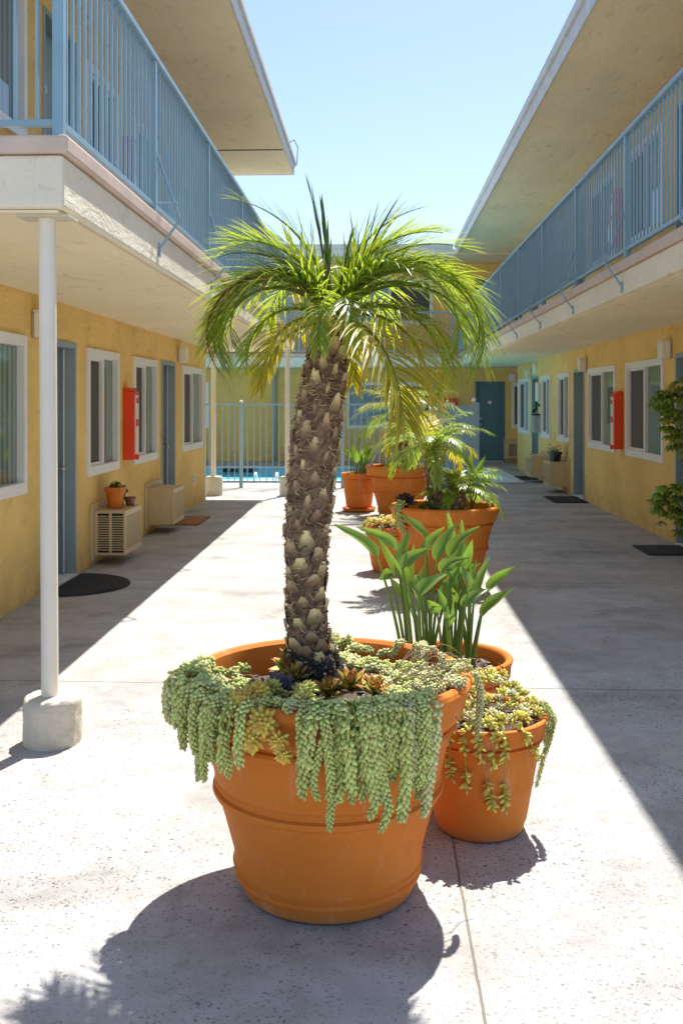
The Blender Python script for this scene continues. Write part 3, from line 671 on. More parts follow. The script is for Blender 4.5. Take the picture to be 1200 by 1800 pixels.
def mid_pot(label, x, y, r, h, rb, saucer=False, soil=.1):
    t = thing('terracotta_pot', label, 'plant pot', (x, y, 0), 0, 'terracotta pots down the middle of the court')
    z = .05 if saucer else .0
    def R_(q): return rb + (r*.90-rb)*q
    prof = [(0,.004),(rb*.93,.004),(rb*.985,.012),(rb,.03)] + [(R_(q), h*.80*q+.0) for q in (.15,.3,.5)] + [(R_(.515)+.002,h*.412),(R_(.53),h*.424)]
    prof += [(R_(q), h*.80*q) for q in (.7,.9)] + [(R_(1)-.004,h*.79),(R_(1)+.006,h*.80),(R_(1)+.008,h*.815),(R_(1)-.002,h*.825),(R_(1),h*.835),
             (r*.955,h*.85),(r*.97,h*.93),(r*.99,h*.965),(r,h*.98),(r*.985,h*.995),(r*.95,h),(r*.90,h*.99),(r*.88,h*.96),(r*.84,h*.8)]
    mb = MB(); mb.lathe([(q,zz+z) for q,zz in prof], 72); mb.build('pot_body', M['terra'], t, autos=55)
    mb = MB(); zs = h-soil+z; mb.lathe([(r*.865,zs),(r*.5,zs+.012),(0,zs+.015)], 40); mb.build('potting_soil', M['soil'], t, smooth=True)
    if saucer:
        mb = MB(); q = rb*1.32; mb.lathe([(0,.004),(q*.9,.004),(q,.03),(q*1.03,.052),(q*.98,.055),(q*.93,.03),(0,.028)], 56); mb.build('saucer', M['terra'], t, autos=50)
    return t
PA = Vector((-.155, 3.25, 0)); PB = Vector((.305, 4.22, 0)); PC = Vector((.385, 3.70, 0)); PD = Vector((.585, 8.5, 0)); PE = Vector((.33, 13.7, 0)); PF = Vector((-.24, 14.3, 0)); PG = Vector((.13, 9.25, 0))
big_pot('largest terracotta pot in front, holding the tall palm and trailing succulents', *PA.xy)
mid_pot('terracotta pot of tall broad leaves and bark mulch, behind the largest pot', *PB.xy, .272, .50, .185, soil=.075)
mid_pot('terracotta pot of golden sedum at the right foot of the largest pot', *PC.xy, .247, .425, .162, soil=.03)
big_pot('wide terracotta pot holding two small bushy palms', *PD.xy)
big_pot('wide terracotta pot half hidden behind the two small palms', *PE.xy)
mid_pot('far terracotta pot standing on a round saucer', *PF.xy, .256, .50, .18, True, soil=.05)
mid_pot('terracotta pot of pale yellow sedum beside the two small palms', *PG.xy, .240, .42, .16, soil=.03)

# ------------------------------------------------------------------ plant builders
def ellip(nr=5, rows=((.0,.30),(.25,.85),(.6,1.0),(.88,.6))):
    vs = []; ts = []
    for (q, w) in rows:
        for k in range(nr): a = 2*math.pi*k/nr; vs.append((math.cos(a)*w, math.sin(a)*w*.8, q)); ts.append(q)
    vs.append((0,0,1.0)); ts.append(1.0); m = len(rows); fs = [(i*nr+k, i*nr+(k+1)%nr, (i+1)*nr+(k+1)%nr, (i+1)*nr+k) for i in range(m-1) for k in range(nr)]
    fs += [((m-1)*nr+k, (m-1)*nr+(k+1)%nr, m*nr) for k in range(nr)]
    return np.array(vs), fs, ts
EV, EF, ET = ellip(5, ((.0,.35),(.3,.95),(.75,.8)))
def bead(mb, p, d, L, w, r):
    d = Vector(d).normalized(); a = d.cross(Vector((0,0,1)))
    if a.length < .05: a = d.cross(Vector((1,0,0)))
    a.normalize(); b_ = a.cross(d)
    Mx = np.array([a*w*.5, b_*w*.5, d*L]); vs = EV @ Mx + np.array(p); mb.add(vs.tolist(), EF, ET, r)
def rib(mb, p, d, L, w, droop, t0=0, t1=1, r=0.0, nseg=4, wid=None, prof=(.55,1,.92,.6,.0), fold=0.0):
    """one narrow leaflet that bends with its weight"""
    d = Vector(d).normalized(); p = Vector(p)
    wv = d.cross(wid if wid else Vector((0,0,1)))
    if wv.length < 1e-4: wv = Vector((1,0,0))
    wv.normalize(); vs = []; ts = []
    for i in range(nseg+1):
        q = w*.5*prof[min(i, len(prof)-1)]; vs += [p - wv*q, p + wv*q]; ts += [t0+(t1-t0)*i/nseg]*2
        d = (d + Vector((0,0,-droop/nseg))).normalized(); p = p + d*(L/nseg)
    mb.add(vs, [(2*i,2*i+1,2*i+3,2*i+2) for i in range(nseg)], ts, r)

def frond_mesh(az, e0, L, droop, nl=34, ll=.19, lw=.0085, rr=.006, spread=1.0, seed=0, forward=.75, ldroop=.9, start=(0,0,0), sway=0.0, bare=.13, rad0=0.0, vee=.35):
    rnd = random.Random(seed); mb = MB(); N = 26
    h = Vector((math.cos(az), math.sin(az), 0)); p = Vector(start) + h*rad0; pts = []; T = []
    for i in range(N+1):
        s = i/N; e = e0 - droop*(s**1.08); hh = Vector((math.cos(az+sway*s*s), math.sin(az+sway*s*s), 0))
        d = hh*math.cos(e) + Vector((0,0,math.sin(e))); pts.append(p.copy()); T.append(d); p = p + d*(L/N)
    mb.tube(pts, [rr*(1.5-1.35*(i/N)) if i > 2 else rr*(2.2-.25*i) for i in range(N+1)], 6, r=.3, tvals=[.02+.12*i/N for i in range(N+1)])
    for side in (-1, 1):
        for k in range(nl):
            s = bare + (1-bare)*(k+.3*rnd.random())/nl
            f = s*N; i = min(int(f), N-1); q = pts[i].lerp(pts[i+1], f-i); d = T[i]
            B = d.cross(Vector((0,0,1)))
            if B.length < .05: B = Vector((-math.sin(az), math.cos(az), 0))
            B.normalize(); Nn = B.cross(d).normalized()
            u = (s-bare)/(1-bare); prof = min(1, .55+u*2.2)*(1-.55*u**2.2)
            dirn = d*(forward+.5*u) + B*side*spread*(1-.35*u) + Nn*vee*(.6+.8*rnd.random()) + Vector((rnd.gauss(0,.11), rnd.gauss(0,.11), rnd.gauss(0,.11)))
            rib(mb, q, dirn, ll*prof*rnd.uniform(.82,1.12), lw*rnd.uniform(.8,1.15), ldroop*rnd.uniform(.6,1.3), .15, 1, rnd.random(), 5, wid=Nn, prof=(.5,.95,1,.85,.5,.02))
    return mb

def trunk_mesh(path, radii, boots, bl=.034, bw=.046, seed=1, fibre=300):
    """core, leaf-base stubs in a spiral, loose fibres"""
    rnd = random.Random(seed); mb = MB(); path = [Vector(p) for p in path]; m = len(path)
    def at(s):
        f = s*(m-1); i = min(int(f), m-2); q = f-i
        return path[i].lerp(path[i+1], q), radii[i]*(1-q)+radii[i+1]*q, (path[i+1]-path[i]).normalized()
    N = 90; n = 40; vs = []; ts = []; rs = []
    for j in range(N+1):
        c, r, T = at(j/N)
        for k in range(n):
            a = 2*math.pi*k/n; dv = Vector((math.cos(a), math.sin(a), 0))
            q = r*.91 + .008*mnoise.noise(Vector((math.cos(a)*2.5, math.sin(a)*2.5, c.z*26))) + .007*mnoise.noise(Vector((math.cos(a)*8, math.sin(a)*8, c.z*70)))
            vs.append(c+dv*q); ts.append(max(0, .22+.5*mnoise.noise(Vector((math.cos(a)*6, math.sin(a)*6, c.z*60))))); rs.append(rnd.random()*.6)
    mb.add(vs, [(j*n+k, j*n+(k+1)%n, (j+1)*n+(k+1)%n, (j+1)*n+k) for j in range(N) for k in range(n)], ts, rs)
    for i in range(boots):
        s = .10 + .88*(i+.5)/boots; c, r, T = at(s); a = i*2.39996 + rnd.gauss(0,.07)
        dv = Vector((math.cos(a), math.sin(a), 0)); tv = Vector((-math.sin(a), math.cos(a), 0)); up = T
        big = rnd.uniform(.75,1.2); keep = 1.0 if s < .42 else (rnd.uniform(.4,.85))
        w = bw*big*keep; l = bl*big*(1 if s < .62 else 1.25); out = .0125*rnd.uniform(.6,1.3)*(1 if s < .5 else .8)
        b0 = c + dv*(r*.88) - up*l*.55
        tilt = tv*rnd.gauss(0,.006)
        pt = rnd.uniform(.10,.24); rows = [(0,.52,0,.0),(.40,.47,.6,.30),(.78,.31,.98,.80),(rnd.uniform(.98,1.2),pt,1.1,1.0)]
        vs = []; ts = []
        for (u, hw, o, tt) in rows:
            cc = b0 + up*l*u*1.05 + dv*out*o + tilt*u
            nick = rnd.gauss(0,.003)
            vs += [cc - tv*w*hw + dv*-.006, cc - tv*w*hw*.35 + dv*.0025 + up*nick, cc + tv*w*hw*.35 + dv*.0035 - up*nick, cc + tv*w*hw + dv*-.006]; ts += [tt*.75, tt, tt*.95, tt*.75]
        top = b0 + up*l*1.0 + dv*out*.1
        vs += [top - tv*w*.25, top - tv*w*.08, top + tv*w*.08, top + tv*w*.25]; ts += [.35]*4
        mb.add(vs, [(4*j+k, 4*j+k+1, 4*j+k+5, 4*j+k+4) for j in range(4) for k in range(3)], ts, rnd.random())
    for i in range(fibre):
        s = .12+.84*rnd.random()**.65; c, r, T = at(s); a = rnd.random()*2*math.pi; span = rnd.uniform(.15,.8); pts = []
        z = rnd.gauss(0,.006); sl = rnd.gauss(0,.014)
        for k in range(6):
            aa = a+span*k/5; pts.append(c + Vector((math.cos(aa), math.sin(aa), 0))*(r*.93+.006*math.sin(k*1.3+i)+rnd.random()*.006) + T*(z + rnd.gauss(0,.0015) + sl*(k/5) - .004*math.sin(k*1.1+i)))
        fw = rnd.uniform(.7,1.9); mb.tube(pts, [.0014*fw,.002*fw,.0018*fw,.0016*fw,.0012*fw,.0005], 3, cap=False, r=rnd.random(), tvals=[rnd.uniform(.25,.7)]*6)
    return mb

# ------------------------------------------------------------------ the tall palm
def palm(name, label, base, tpath, tr, boots, fronds, spears, crown, seed, leafm=('palm','palmy','palmd'), cat='palm', group=None, trunk_kw={}):
    t = thing(name, label, cat, base, 0, group)
    tk = trunk_mesh(tpath, tr, boots, seed=seed, **trunk_kw).build('trunk', M['bark'], t, smooth=False)
    if boots > 100:
        mb = MB(); r_ = random.Random(9); n = 48; rows = 16; vs = []
        for j in range(rows+1):
            z = -.02+.17*j/rows; q0 = .104*(1-.25*(j/rows)**2)
            for k in range(n):
                a = 2*math.pi*k/n; q = q0 + .013*mnoise.noise(Vector((math.cos(a)*5, math.sin(a)*5, z*40))) + .009*mnoise.noise(Vector((math.cos(a)*14, math.sin(a)*14, z*110)))
                vs.append((q*math.cos(a)-.012*j/rows, q*math.sin(a), z))
        mb.add(vs, [(j*n+k, j*n+(k+1)%n, (j+1)*n+(k+1)%n, (j+1)*n+k) for j in range(rows) for k in range(n)], None, [r_.random() for _ in vs])
        for i in range(260):
            a = r_.random()*6.28; z = r_.uniform(-.02,.15); q = .104*(1-.25*((z+.02)/.17)**2)
            bead(mb, (q*math.cos(a)-.012*z/.15, q*math.sin(a), z), (math.cos(a)+r_.gauss(0,.5), math.sin(a)+r_.gauss(0,.5), r_.gauss(-.4,.5)), r_.uniform(.012,.028), r_.uniform(.006,.012), r_.random())
        mb.build('root_mass', M['roots'], tk)
    for i, f in enumerate(fronds):
        f = dict(f); mt = f.pop('m', 0); mb = frond_mesh(start=crown, seed=seed*100+i, **f)
        o = mb.build('frond', M[leafm[mt] if isinstance(mt, int) else mt], t)
    for i, f in enumerate(spears):
        mb = frond_mesh(start=crown, seed=seed*100+60+i, **f); mb.build('spear_leaf', M['palms'], t)
    return t
D_ = R
base = Vector((-.205, 3.38, .585))
wp = [(-.205,3.38,.56),(-.21,3.38,.66),(-.228,3.37,.76),(-.235,3.36,.93),(-.232,3.36,1.12),(-.217,3.355,1.30),(-.199,3.35,1.47),(-.177,3.35,1.63),(-.160,3.35,1.76),(-.150,3.35,1.86)]
wr = [.086,.084,.071,.068,.078,.083,.085,.080,.060,.042]
crown = Vector((-.146, 3.35, 1.83)) - base
fr = []
def F(azd, e0, L, droop, **k):
    k.setdefault('nl', 48); k.setdefault('ll', .24); k.setdefault('lw', .0078); k.setdefault('ldroop', 1.0); k.setdefault('forward', .62); k.setdefault('vee', .5)
    fr.append(dict(az=R(azd), e0=R(e0), L=L, droop=R(droop), **k))
# az 0 = right, 90 = away, 180 = left, 270 = towards the camera
for az_, e_, L_, dr_ in ((180,76,.72,210),(170,70,.64,180),(158,78,.66,175),(204,72,.60,195),(190,60,.60,175),
                         (0,74,.86,200),(-11,64,.80,178),(12,72,.76,170),(26,78,.72,165),(-24,70,.74,190),(3,54,.70,150),
                         (70,70,.66,145),(120,70,.66,145),(183,68,.70,200),(-4,68,.84,188),(165,62,.58,160),(18,60,.68,155)):
    F(az_, e_, L_, dr_, nl=40, lw=.0085, ll=.24+.03*math.sin(az_), sway=.14*math.sin(az_*3.1), ldroop=.85)
for az_, e_, L_, dr_ in ((170,86,.58,72),(20,84,.56,70),(200,80,.50,95),(340,80,.54,95),(150,78,.62,100),(45,76,.62,105),(185,74,.50,95),(-5,72,.58,95)):      # young upright ones
    F(az_, e_, L_, dr_, nl=26, ll=.21, forward=1.3, spread=.8, ldroop=.35, lw=.0092, bare=.2)
F(300, 6, .62, 88, m=1, ll=.27, nl=46, ldroop=1.0, lw=.009)     # low yellowing fronds coming forward on the right
F(318, 20, .56, 105, m=1, ll=.24, nl=42, ldroop=1.1)
F(334, 34, .60, 140, m=0, ll=.21)
F(350, 36, .60, 140, m=1, ll=.2)
F(214, 36, .44, 130, m=0, ll=.17, nl=34)                        # small front left
F(228, 18, .42, 105, m=1, ll=.18, nl=34)
F(262, 48, .34, 150, m=0, ll=.15, nl=30)
F(285, 54, .40, 150, m=0, ll=.16, nl=30)
F(190, 68, .76, 208, m=2, ll=.17, nl=30, ldroop=1.8)            # dry brown one hanging on the left
F(80, 15, .45, 95, m=1, ll=.18)
F(140, 10, .45, 90, m=1, ll=.18)
sp = [dict(az=R(170), e0=R(84), L=.47, droop=R(8), nl=9, ll=.16, lw=.014, forward=3.2, spread=.35, ldroop=.05, bare=.35, vee=.1),
      dict(az=R(140), e0=R(86), L=.40, droop=R(6), nl=8, ll=.14, lw=.012, forward=3.2, spread=.3, ldroop=.05, bare=.35, vee=.1),
      dict(az=R(10), e0=R(66), L=.48, droop=R(8), nl=9, ll=.15, lw=.014, forward=3.0, spread=.35, ldroop=.05, bare=.35, vee=.1),
      dict(az=R(20), e0=R(80), L=.30, droop=R(6), nl=8, ll=.13, lw=.012, forward=3.0, spread=.35, ldroop=.05, bare=.3, vee=.1),
      dict(az=R(165), e0=R(68), L=.42, droop=R(55), nl=22, ll=.19, lw=.010, forward=1.6, spread=.55, ldroop=.2, bare=.3, vee=.3),
      dict(az=R(40), e0=R(74), L=.44, droop=R(60), nl=22, ll=.18, lw=.010, forward=1.5, spread=.6, ldroop=.3, bare=.3, vee=.3)]
palm('pygmy_palm', 'tall palm with a curved fibrous trunk and arching feathery fronds, rooted in the largest pot', base,
     [Vector(p)-base for p in wp], wr, 150, fr, sp, crown, 3, trunk_kw=dict(bl=.046, bw=.066, fibre=1100))

# ------------------------------------------------------------------ small palms further back
def bushy(seed, n, L, e_lo=0, e_hi=75, ll=.11, nl=22, yel=.25, az0=0):
    rr = random.Random(seed); out = []
    for i in range(n):
        q = i/n; out.append(dict(az=i*2.4+az0, e0=R(e_lo+(e_hi-e_lo)*q+rr.uniform(-6,6)), L=L*rr.uniform(.8,1.1), droop=R(98-25*q), nl=nl, ll=ll, lw=.0125, rr=.005, m=1 if rr.random() < yel else 0))
    return out
LM = ('palmf','palmy','palmd')
b0 = Vector((.515, 8.42, .60)); c0 = Vector((-.055, -.0, .56))
palm('pygmy_palm', 'small bushy palm with a short scaly trunk, left one in the wide pot', b0, [(0,0,-.03),(-.01,0,.15),(-.03,0,.32),(-.05,0,.46),(-.055,0,.56)],
     [.075,.07,.066,.06,.04], 60, bushy(5, 22, .54, 8, 78, .17, 32, .12), [], c0, 7, LM, group='small palms in the wide pots', trunk_kw=dict(bl=.04, bw=.05, fibre=60))
b0 = Vector((.70, 8.5, .60))
palm('pygmy_palm', 'low bushy palm with hardly any trunk, right one in the wide pot', b0, [(0,0,-.03),(.0,0,.06),(.01,0,.13),(.015,0,.2)],
     [.07,.07,.065,.04], 24, bushy(6, 20, .47, 12, 76, .15, 30, .1, 1), [], Vector((.015,0,.19)), 8, LM, group='small palms in the wide pots', trunk_kw=dict(bl=.04, bw=.05, fibre=40))
b0 = Vector((.36, 13.75, .60))
palm('pygmy_palm', 'farther small palm growing in the half hidden wide pot', b0, [(0,0,-.03),(.02,0,.3),(.04,0,.6),(.05,0,.78)],
     [.08,.075,.07,.045], 50, bushy(9, 24, .95, 0, 74, .26, 30, .3, 2), [], Vector((.05,0,.77)), 9, LM, group='small palms in the wide pots', trunk_kw=dict(bl=.05, bw=.06, fibre=40))

# ------------------------------------------------------------------ broad leaved clumps
def broad_leaf(root, mid, tip, w, seed, bend=.12, fold=.24):
    """stalk from root to the blade's base, then a folded lance blade to its tip"""
    rnd = random.Random(seed); mb = MB(); root, mid, tip = Vector(root), Vector(mid), Vector(tip)
    ctrl = root.lerp(mid, .55); ctrl.x = root.x*.7 + mid.x*.3; ctrl.y = root.y*.7 + mid.y*.3
    pts = []
    for i in range(9):
        q = i/8; pts.append(root*(1-q)**2 + ctrl*2*q*(1-q) + mid*q*q)
    mb.tube(pts, [.0088-.0048*i/8 for i in range(9)], 7, r=.5, tvals=[.0+.3*i/8 for i in range(9)])
    d0 = (pts[-1]-pts[-2]).normalized(); ax = tip-mid; Ln = ax.length; c1 = mid + d0*Ln*.28
    side = ax.cross(Vector((rnd.uniform(-1.1,1.1), -1, rnd.uniform(-.2,.8)))).normalized(); vs = []; ts = []; n = 10
    for i in range(n+1):
        q = i/n; p = mid*(1-q)**2 + c1*2*q*(1-q) + tip*q*q
        tg = ((c1-mid)*(1-q) + (tip-c1)*q).normalized(); s = (side - tg*side.dot(tg)).normalized(); nn = s.cross(tg).normalized()
        hw = w*.5*(math.sin(math.pi*min(1, q*.96+.02)**.8)**.9); wave = .004*math.sin(q*9+seed)
        for k in (-1,-.5,0,.5,1):
            vs.append(p + s*hw*k + nn*(abs(k)*hw*fold*2 + wave*k)); ts.append(.35+.5*abs(k)**1.5+.1*q)
    mb.add(vs, [(5*i+k,5*i+k+1,5*i+k+6,5*i+k+5) for i in range(n) for k in range(4)], ts, rnd.random())
    return mb
def P2(cu, cv, D):   # crop measure of the photo -> metres, used once to read off the leaf positions
    u = 580+cu*.35; v = 880+cv*.35; xc = (u-600)/1750*D; c, s = math.cos(R(1.964)), math.sin(R(1.964))
    return Vector((xc*c - D*s, D*c + xc*s, 1.57-(v-706)/1750*D))
LV = [((20,120),(235,285),.0,.075),((135,135),(335,250),.05,.06),((335,62),(485,215),.12,.07),((240,190),(350,395),-.05,.06),((405,150),(358,315),-.1,.065),
      ((590,60),(602,215),.15,.055),((660,95),(652,260),.1,.05),((640,112),(530,300),-.02,.075),((752,130),(600,285),-.05,.075),((575,130),(470,265),.1,.06),
      ((495,240),(365,340),-.12,.07),((715,195),(680,335),.05,.055),((250,400),(300,372),-.05,.06),((612,355),(438,495),-.16,.07),((692,285),(558,365),-.1,.065),
      ((650,312),(690,452),-.14,.06),((800,280),(722,490),.02,.055),((932,330),(790,450),.05,.06),((925,440),(760,580),-.05,.065),((790,445),(665,535),-.1,.06),
      ((535,440),(580,590),-.18,.06),((640,335),(575,505),-.05,.07),((480,300),(440,440),.0,.06),((620,480),(598,640),-.2,.05),((420,220),(395,420),.15,.055),((690,200),(640,420),.14,.06)]
t = thing('bird_of_paradise', 'clump of tall paddle shaped green leaves on long stalks in the mulch filled pot', 'plant', (PB.x, PB.y, .43))
roots = [(375,715),(400,725),(460,700),(500,705),(590,770),(610,775),(680,785),(700,780),(640,770)]
for i, (tp, md, dd, w) in enumerate(LV):
    D = 4.22+dd*1.2; tip = P2(*tp, D+.05*math.sin(i*2.1)); mid = P2(*md, D)
    rc = min(roots, key=lambda q: abs(q[0]-(md[0]*.75+560*.25))+12*((i*7) % 5))
    rt = Vector((P2(rc[0], 0, 4.22).x + .012*math.sin(i*3.3), PB.y-.05+dd*.5+.02*math.cos(i*1.7), .42))
    broad_leaf(rt-t.location, mid-t.location, tip-t.location, w*.76, i).build('leaf', M['bop'], t, smooth=True)
rq = random.Random(31)
for i in range(16):
    rc = Vector((PB.x+rq.uniform(-.10,.12), PB.y+rq.uniform(-.08,.10), .42)); a = rq.uniform(-.9,.9); h = rq.uniform(.22,.44); o_ = a*.16
    mid = rc + Vector((o_*.8, rq.uniform(-.05,.08), h)); tip = mid + Vector((a*.16+rq.gauss(0,.03), rq.uniform(-.05,.06), rq.uniform(.04,.17)))
    broad_leaf(rc-t.location, mid-t.location, tip-t.location, rq.uniform(.032,.055), 130+i).build('leaf', M['bop'], t, smooth=True)
t2 = thing('bird_of_paradise', 'far clump of upright green leaves in the pot on the saucer', 'plant', (PF.x, PF.y, .5))
rr = random.Random(4)
for i in range(22):
    a = rr.random()*6.28; q = rr.random()**.5*.13; rt = Vector((q*math.cos(a), q*math.sin(a), -.01)); h = rr.uniform(.2,.34); o = rr.uniform(.3,1.0)
    mid = rt*1.25 + Vector((0,0,h)); tip = rt*(1.5+o) + Vector((0,0,h+rr.uniform(.1,.2)))
    broad_leaf(rt, mid, tip, rr.uniform(.06,.08), 50+i).build('leaf', M['bop'], t2, smooth=True)
t3 = thing('bird_of_paradise', 'few broad green leaves rising at the right behind the two small palms', 'plant', (.82, 8.62, .59))
for i, (a, b_, w) in enumerate([((.04,.0,.30),(.13,0,.52),.06),((.08,.02,.24),(.22,0,.38),.06),((.0,.05,.34),(.02,.05,.60),.055),((.05,-.03,.2),(.17,-.05,.30),.05)]):
    broad_leaf((0,0,0), a, b_, w, 80+i).build('leaf', M['bop'], t3, smooth=True)
# bark mulch in that pot
mb = MB(); rr = random.Random(8)
for i in range(420):
    a = rr.random()*6.28; q = rr.random()**.5*.225; p = Vector((q*math.cos(a), q*math.sin(a), rr.uniform(0,.018))); d = Vector((rr.gauss(0,1), rr.gauss(0,1), rr.gauss(0,.25)))
    rib(mb, p, d, rr.uniform(.02,.05), rr.uniform(.006,.013), .1, rr.random()*.4, 1, rr.random(), 2, prof=(.8,1,.6))
o = mb.build('bark_mulch', M['mulch'], loc=(PB.x, PB.y, .438)); o['kind'] = 'stuff'; tag(o, 'grey brown bark chips lying round the stalks of the tall broad leaves', 'mulch')

# ------------------------------------------------------------------ succulents
def strand(pts, seed, r0=.0045, leaf=.0165, lw=.0088, step=.00145, taper=True, thin0=.0):
    """burro's-tail stem: overlapping beads in a spiral round a bending stem"""
    rnd = random.Random(seed); mb = MB(); pts = [Vector(p) for p in pts]
    seg = [(pts[i+1]-pts[i]).length for i in range(len(pts)-1)]; tot = sum(seg); n = int(tot/step); ph = rnd.random()*6.28
    mb.tube(pts, [r0*.8]*len(pts), 5, r=.5)
    up = Vector((.3,.2,1))
    for i in range(n):
        s = (i+.5)/n*tot; k = 0
        while k < len(seg)-1 and s > seg[k]: s -= seg[k]; k += 1
        p = pts[k].lerp(pts[k+1], min(1, s/seg[k])); T = (pts[k+1]-pts[k]).normalized()
        A = T.cross(up); A = A.normalized() if A.length > .05 else T.cross(Vector((1,0,0))).normalized(); B = A.cross(T)
        a = ph + i*2.39996; u = i/n
        if u < thin0 and rnd.random() < .75: continue
        rad = A*math.cos(a) + B*math.sin(a); open_ = .62 if u < .93 else .62*(1-(u-.93)/.07)+.05
        q = rnd.uniform(.88,1.1)*(1 if u < .9 else .8)
        bead(mb, p + rad*r0, rad*open_ + T*.85, leaf*q, lw*q, rnd.random())
    return mb
def rosette_mesh(n, Rr, w, seed, lift=(12,80), pointed=.5, thick=.25, cup=.25, turn=2.39996, lscale=(1.0,.35)):
    rnd = random.Random(seed); mb = MB()
    for i in range(n):
        q = i/(n-1) if n > 1 else 0; a = i*turn + rnd.gauss(0,.08); e = R(lift[0]+(lift[1]-lift[0])*q**.9 + rnd.gauss(0,4)); L = Rr*(lscale[0]+(lscale[1]-lscale[0])*q)*rnd.uniform(.92,1.06)
        h = Vector((math.cos(a), math.sin(a), 0)); sd = Vector((-math.sin(a), math.cos(a), 0)); d = h*math.cos(e) + Vector((0,0,math.sin(e))); nn = d.cross(sd)*-1
        if nn.z < 0 and e < 1.4: nn = -nn
        o = Vector((0,0,.006+.012*q*Rr/.05)); ww = w*(.6+.4*L/Rr); vs = []; ts = []; st = [(0,.35),(.3,.75),(.6,1.0),(.82,.75 if pointed < .8 else .55),(1.0,.08 if pointed > .3 else .3)]
        for (s, k) in st:
            c = o + d*L*s + nn*(cup*L*s*s); hw = ww*.5*k; th = ww*thick*k
            vs += [c - sd*hw + nn*hw*.35, c + nn*th*.3, c + sd*hw + nn*hw*.35, c - nn*th]; ts += [s]*4
        mb.add(vs, [(4*j+k, 4*j+(k+1)%4, 4*j+4+(k+1)%4, 4*j+4+k) for j in range(4) for k in range(4)] + [(16,17,18,19)], ts, rnd.random())
    return mb
def bean_rosette(n, Rr, L, w, seed, lift=(5,85)):
    rnd = random.Random(seed); mb = MB()
    for i in range(n):
        q = i/n; a = i*2.39996; e = R(lift[0]+(lift[1]-lift[0])*q + rnd.gauss(0,6)); d = Vector((math.cos(a)*math.cos(e), math.sin(a)*math.cos(e), math.sin(e)))
        bead(mb, d*Rr*.12*(1-q) + Vector((0,0,Rr*.35*q)), d, L*(1-.35*q)*rnd.uniform(.9,1.1), w*(1-.25*q), rnd.random())
    return mb

def rim_path(phi, rng, hang, z0=.66, rin=.33, rout=.487, sway=0.0, inner_len=1.0, C=None):
    """over the rim of the big pot and down, in pot-local metres"""
    c, s = math.cos(phi), math.sin(phi); tv = Vector((-s, c, 0)); h = Vector((c, s, 0)); pts = []
    for (q, z) in ((rin, z0), ((rin+.43)/2, z0+.035), (.435, .712), (.466, .716), (rout, .698), (rout+.010, .655)):
        pts.append(h*q + Vector((0,0,z)) + tv*rng.gauss(0,.006))
    n = max(3, int(hang/.03)); x = 0; bx = 0
    for i in range(1, n+1):
        bx += rng.gauss(0, .0055)+sway*.004
        q = rout+.012 - .010*min(1, i/4) + .004*rng.random() - (.075*max(0, (i/n)*hang-.08) if True else 0)
        pts.append(h*q + tv*bx + Vector((0,0,.655-hang*i/n)))
    return pts
rg = random.Random(21)
def burro(label, spec, mats, z=0, group='trailing sedums in the largest pot', mat_spec=()):
    t = thing('burro_tail_sedum', label, 'succulent', (PA.x, PA.y, .6), 0, group)
    off = Vector((0,0,-.6)); k = 0
    for (ph0, ph1, n, h0, h1) in spec:
        for i in range(n):
            phi = R(ph0 + (ph1-ph0)*(i+rg.uniform(.2,.8))/n); hang = h0 + (h1-h0)*rg.random()**1.2; th = rg.uniform(.85, 1.32)
            pts = [p+off for p in rim_path(phi, rg, hang, rin=rg.uniform(.33,.41), rout=rg.choice((.482,.494,.508,.52)))]
            if rg.random() < .5: pts = pts[3:]
            o = strand(pts, rg.random()*1e6, r0=.0045*th, leaf=rg.uniform(.015,.0175)*th, lw=rg.uniform(.0118,.0135)*th, step=.0021*th, thin0=rg.choice((0,0,0,.25,.4,.55)))
            o.build('stem', M[rg.choice(mats)], t, smooth=True)
    for (ph0, ph1, q0, q1, n, zz) in mat_spec:
        for i in range(n):
            phi = R(rg.uniform(ph0, ph1)); q = rg.uniform(q0, q1); p = Vector((q*math.cos(phi), q*math.sin(phi), zz+rg.uniform(0,.03)-.6)); a = rg.random()*6.28 if rg.random() < .5 else phi+rg.gauss(0,.6)
            L = rg.uniform(.06,.13); pts = []
            for j in range(6): pts.append(p + Vector((math.cos(a)*L*j/5, math.sin(a)*L*j/5, .022*math.sin(j*.75+.3)+ (.02 if j > 3 else 0)))); a += rg.gauss(0,.25)
            pts = [Vector((v.x, v.y, v.z)) if v.xy.length < .40 else Vector((v.x*.40/v.xy.length if v.xy.length > .47 else v.x, v.y*.40/v.xy.length if v.xy.length > .47 else v.y, max(v.z, .105))) for v in pts]
            strand(pts, rg.random()*1e6, leaf=rg.uniform(.0145,.017), lw=rg.uniform(.0115,.0135), step=.0021).build('stem', M[rg.choice(mats)], t, smooth=True)
    return t
burro('trailing grey green sedum spilling over the left front of the largest pot', [(186,240,17,.04,.16), (214,246,8,.10,.21)], ('burro','burro','burro','burroy'), mat_spec=[(165,245,.26,.42,36,.635)])
burro('thick curtain of sea green sedum tails hanging down the front of the largest pot', [(263,310,17,.12,.28), (264,309,15,.05,.18), (276,308,5,.19,.28)], ('burro','burro','burro','burro','burroy'), mat_spec=[(248,322,.28,.41,28,.64)])
burro('pale creamy sedum mat filling the right back of the largest pot', [(350,355,2,.08,.15)], ('burroy','burroy','burro'), mat_spec=[(-35,100,.16,.40,72,.63)])

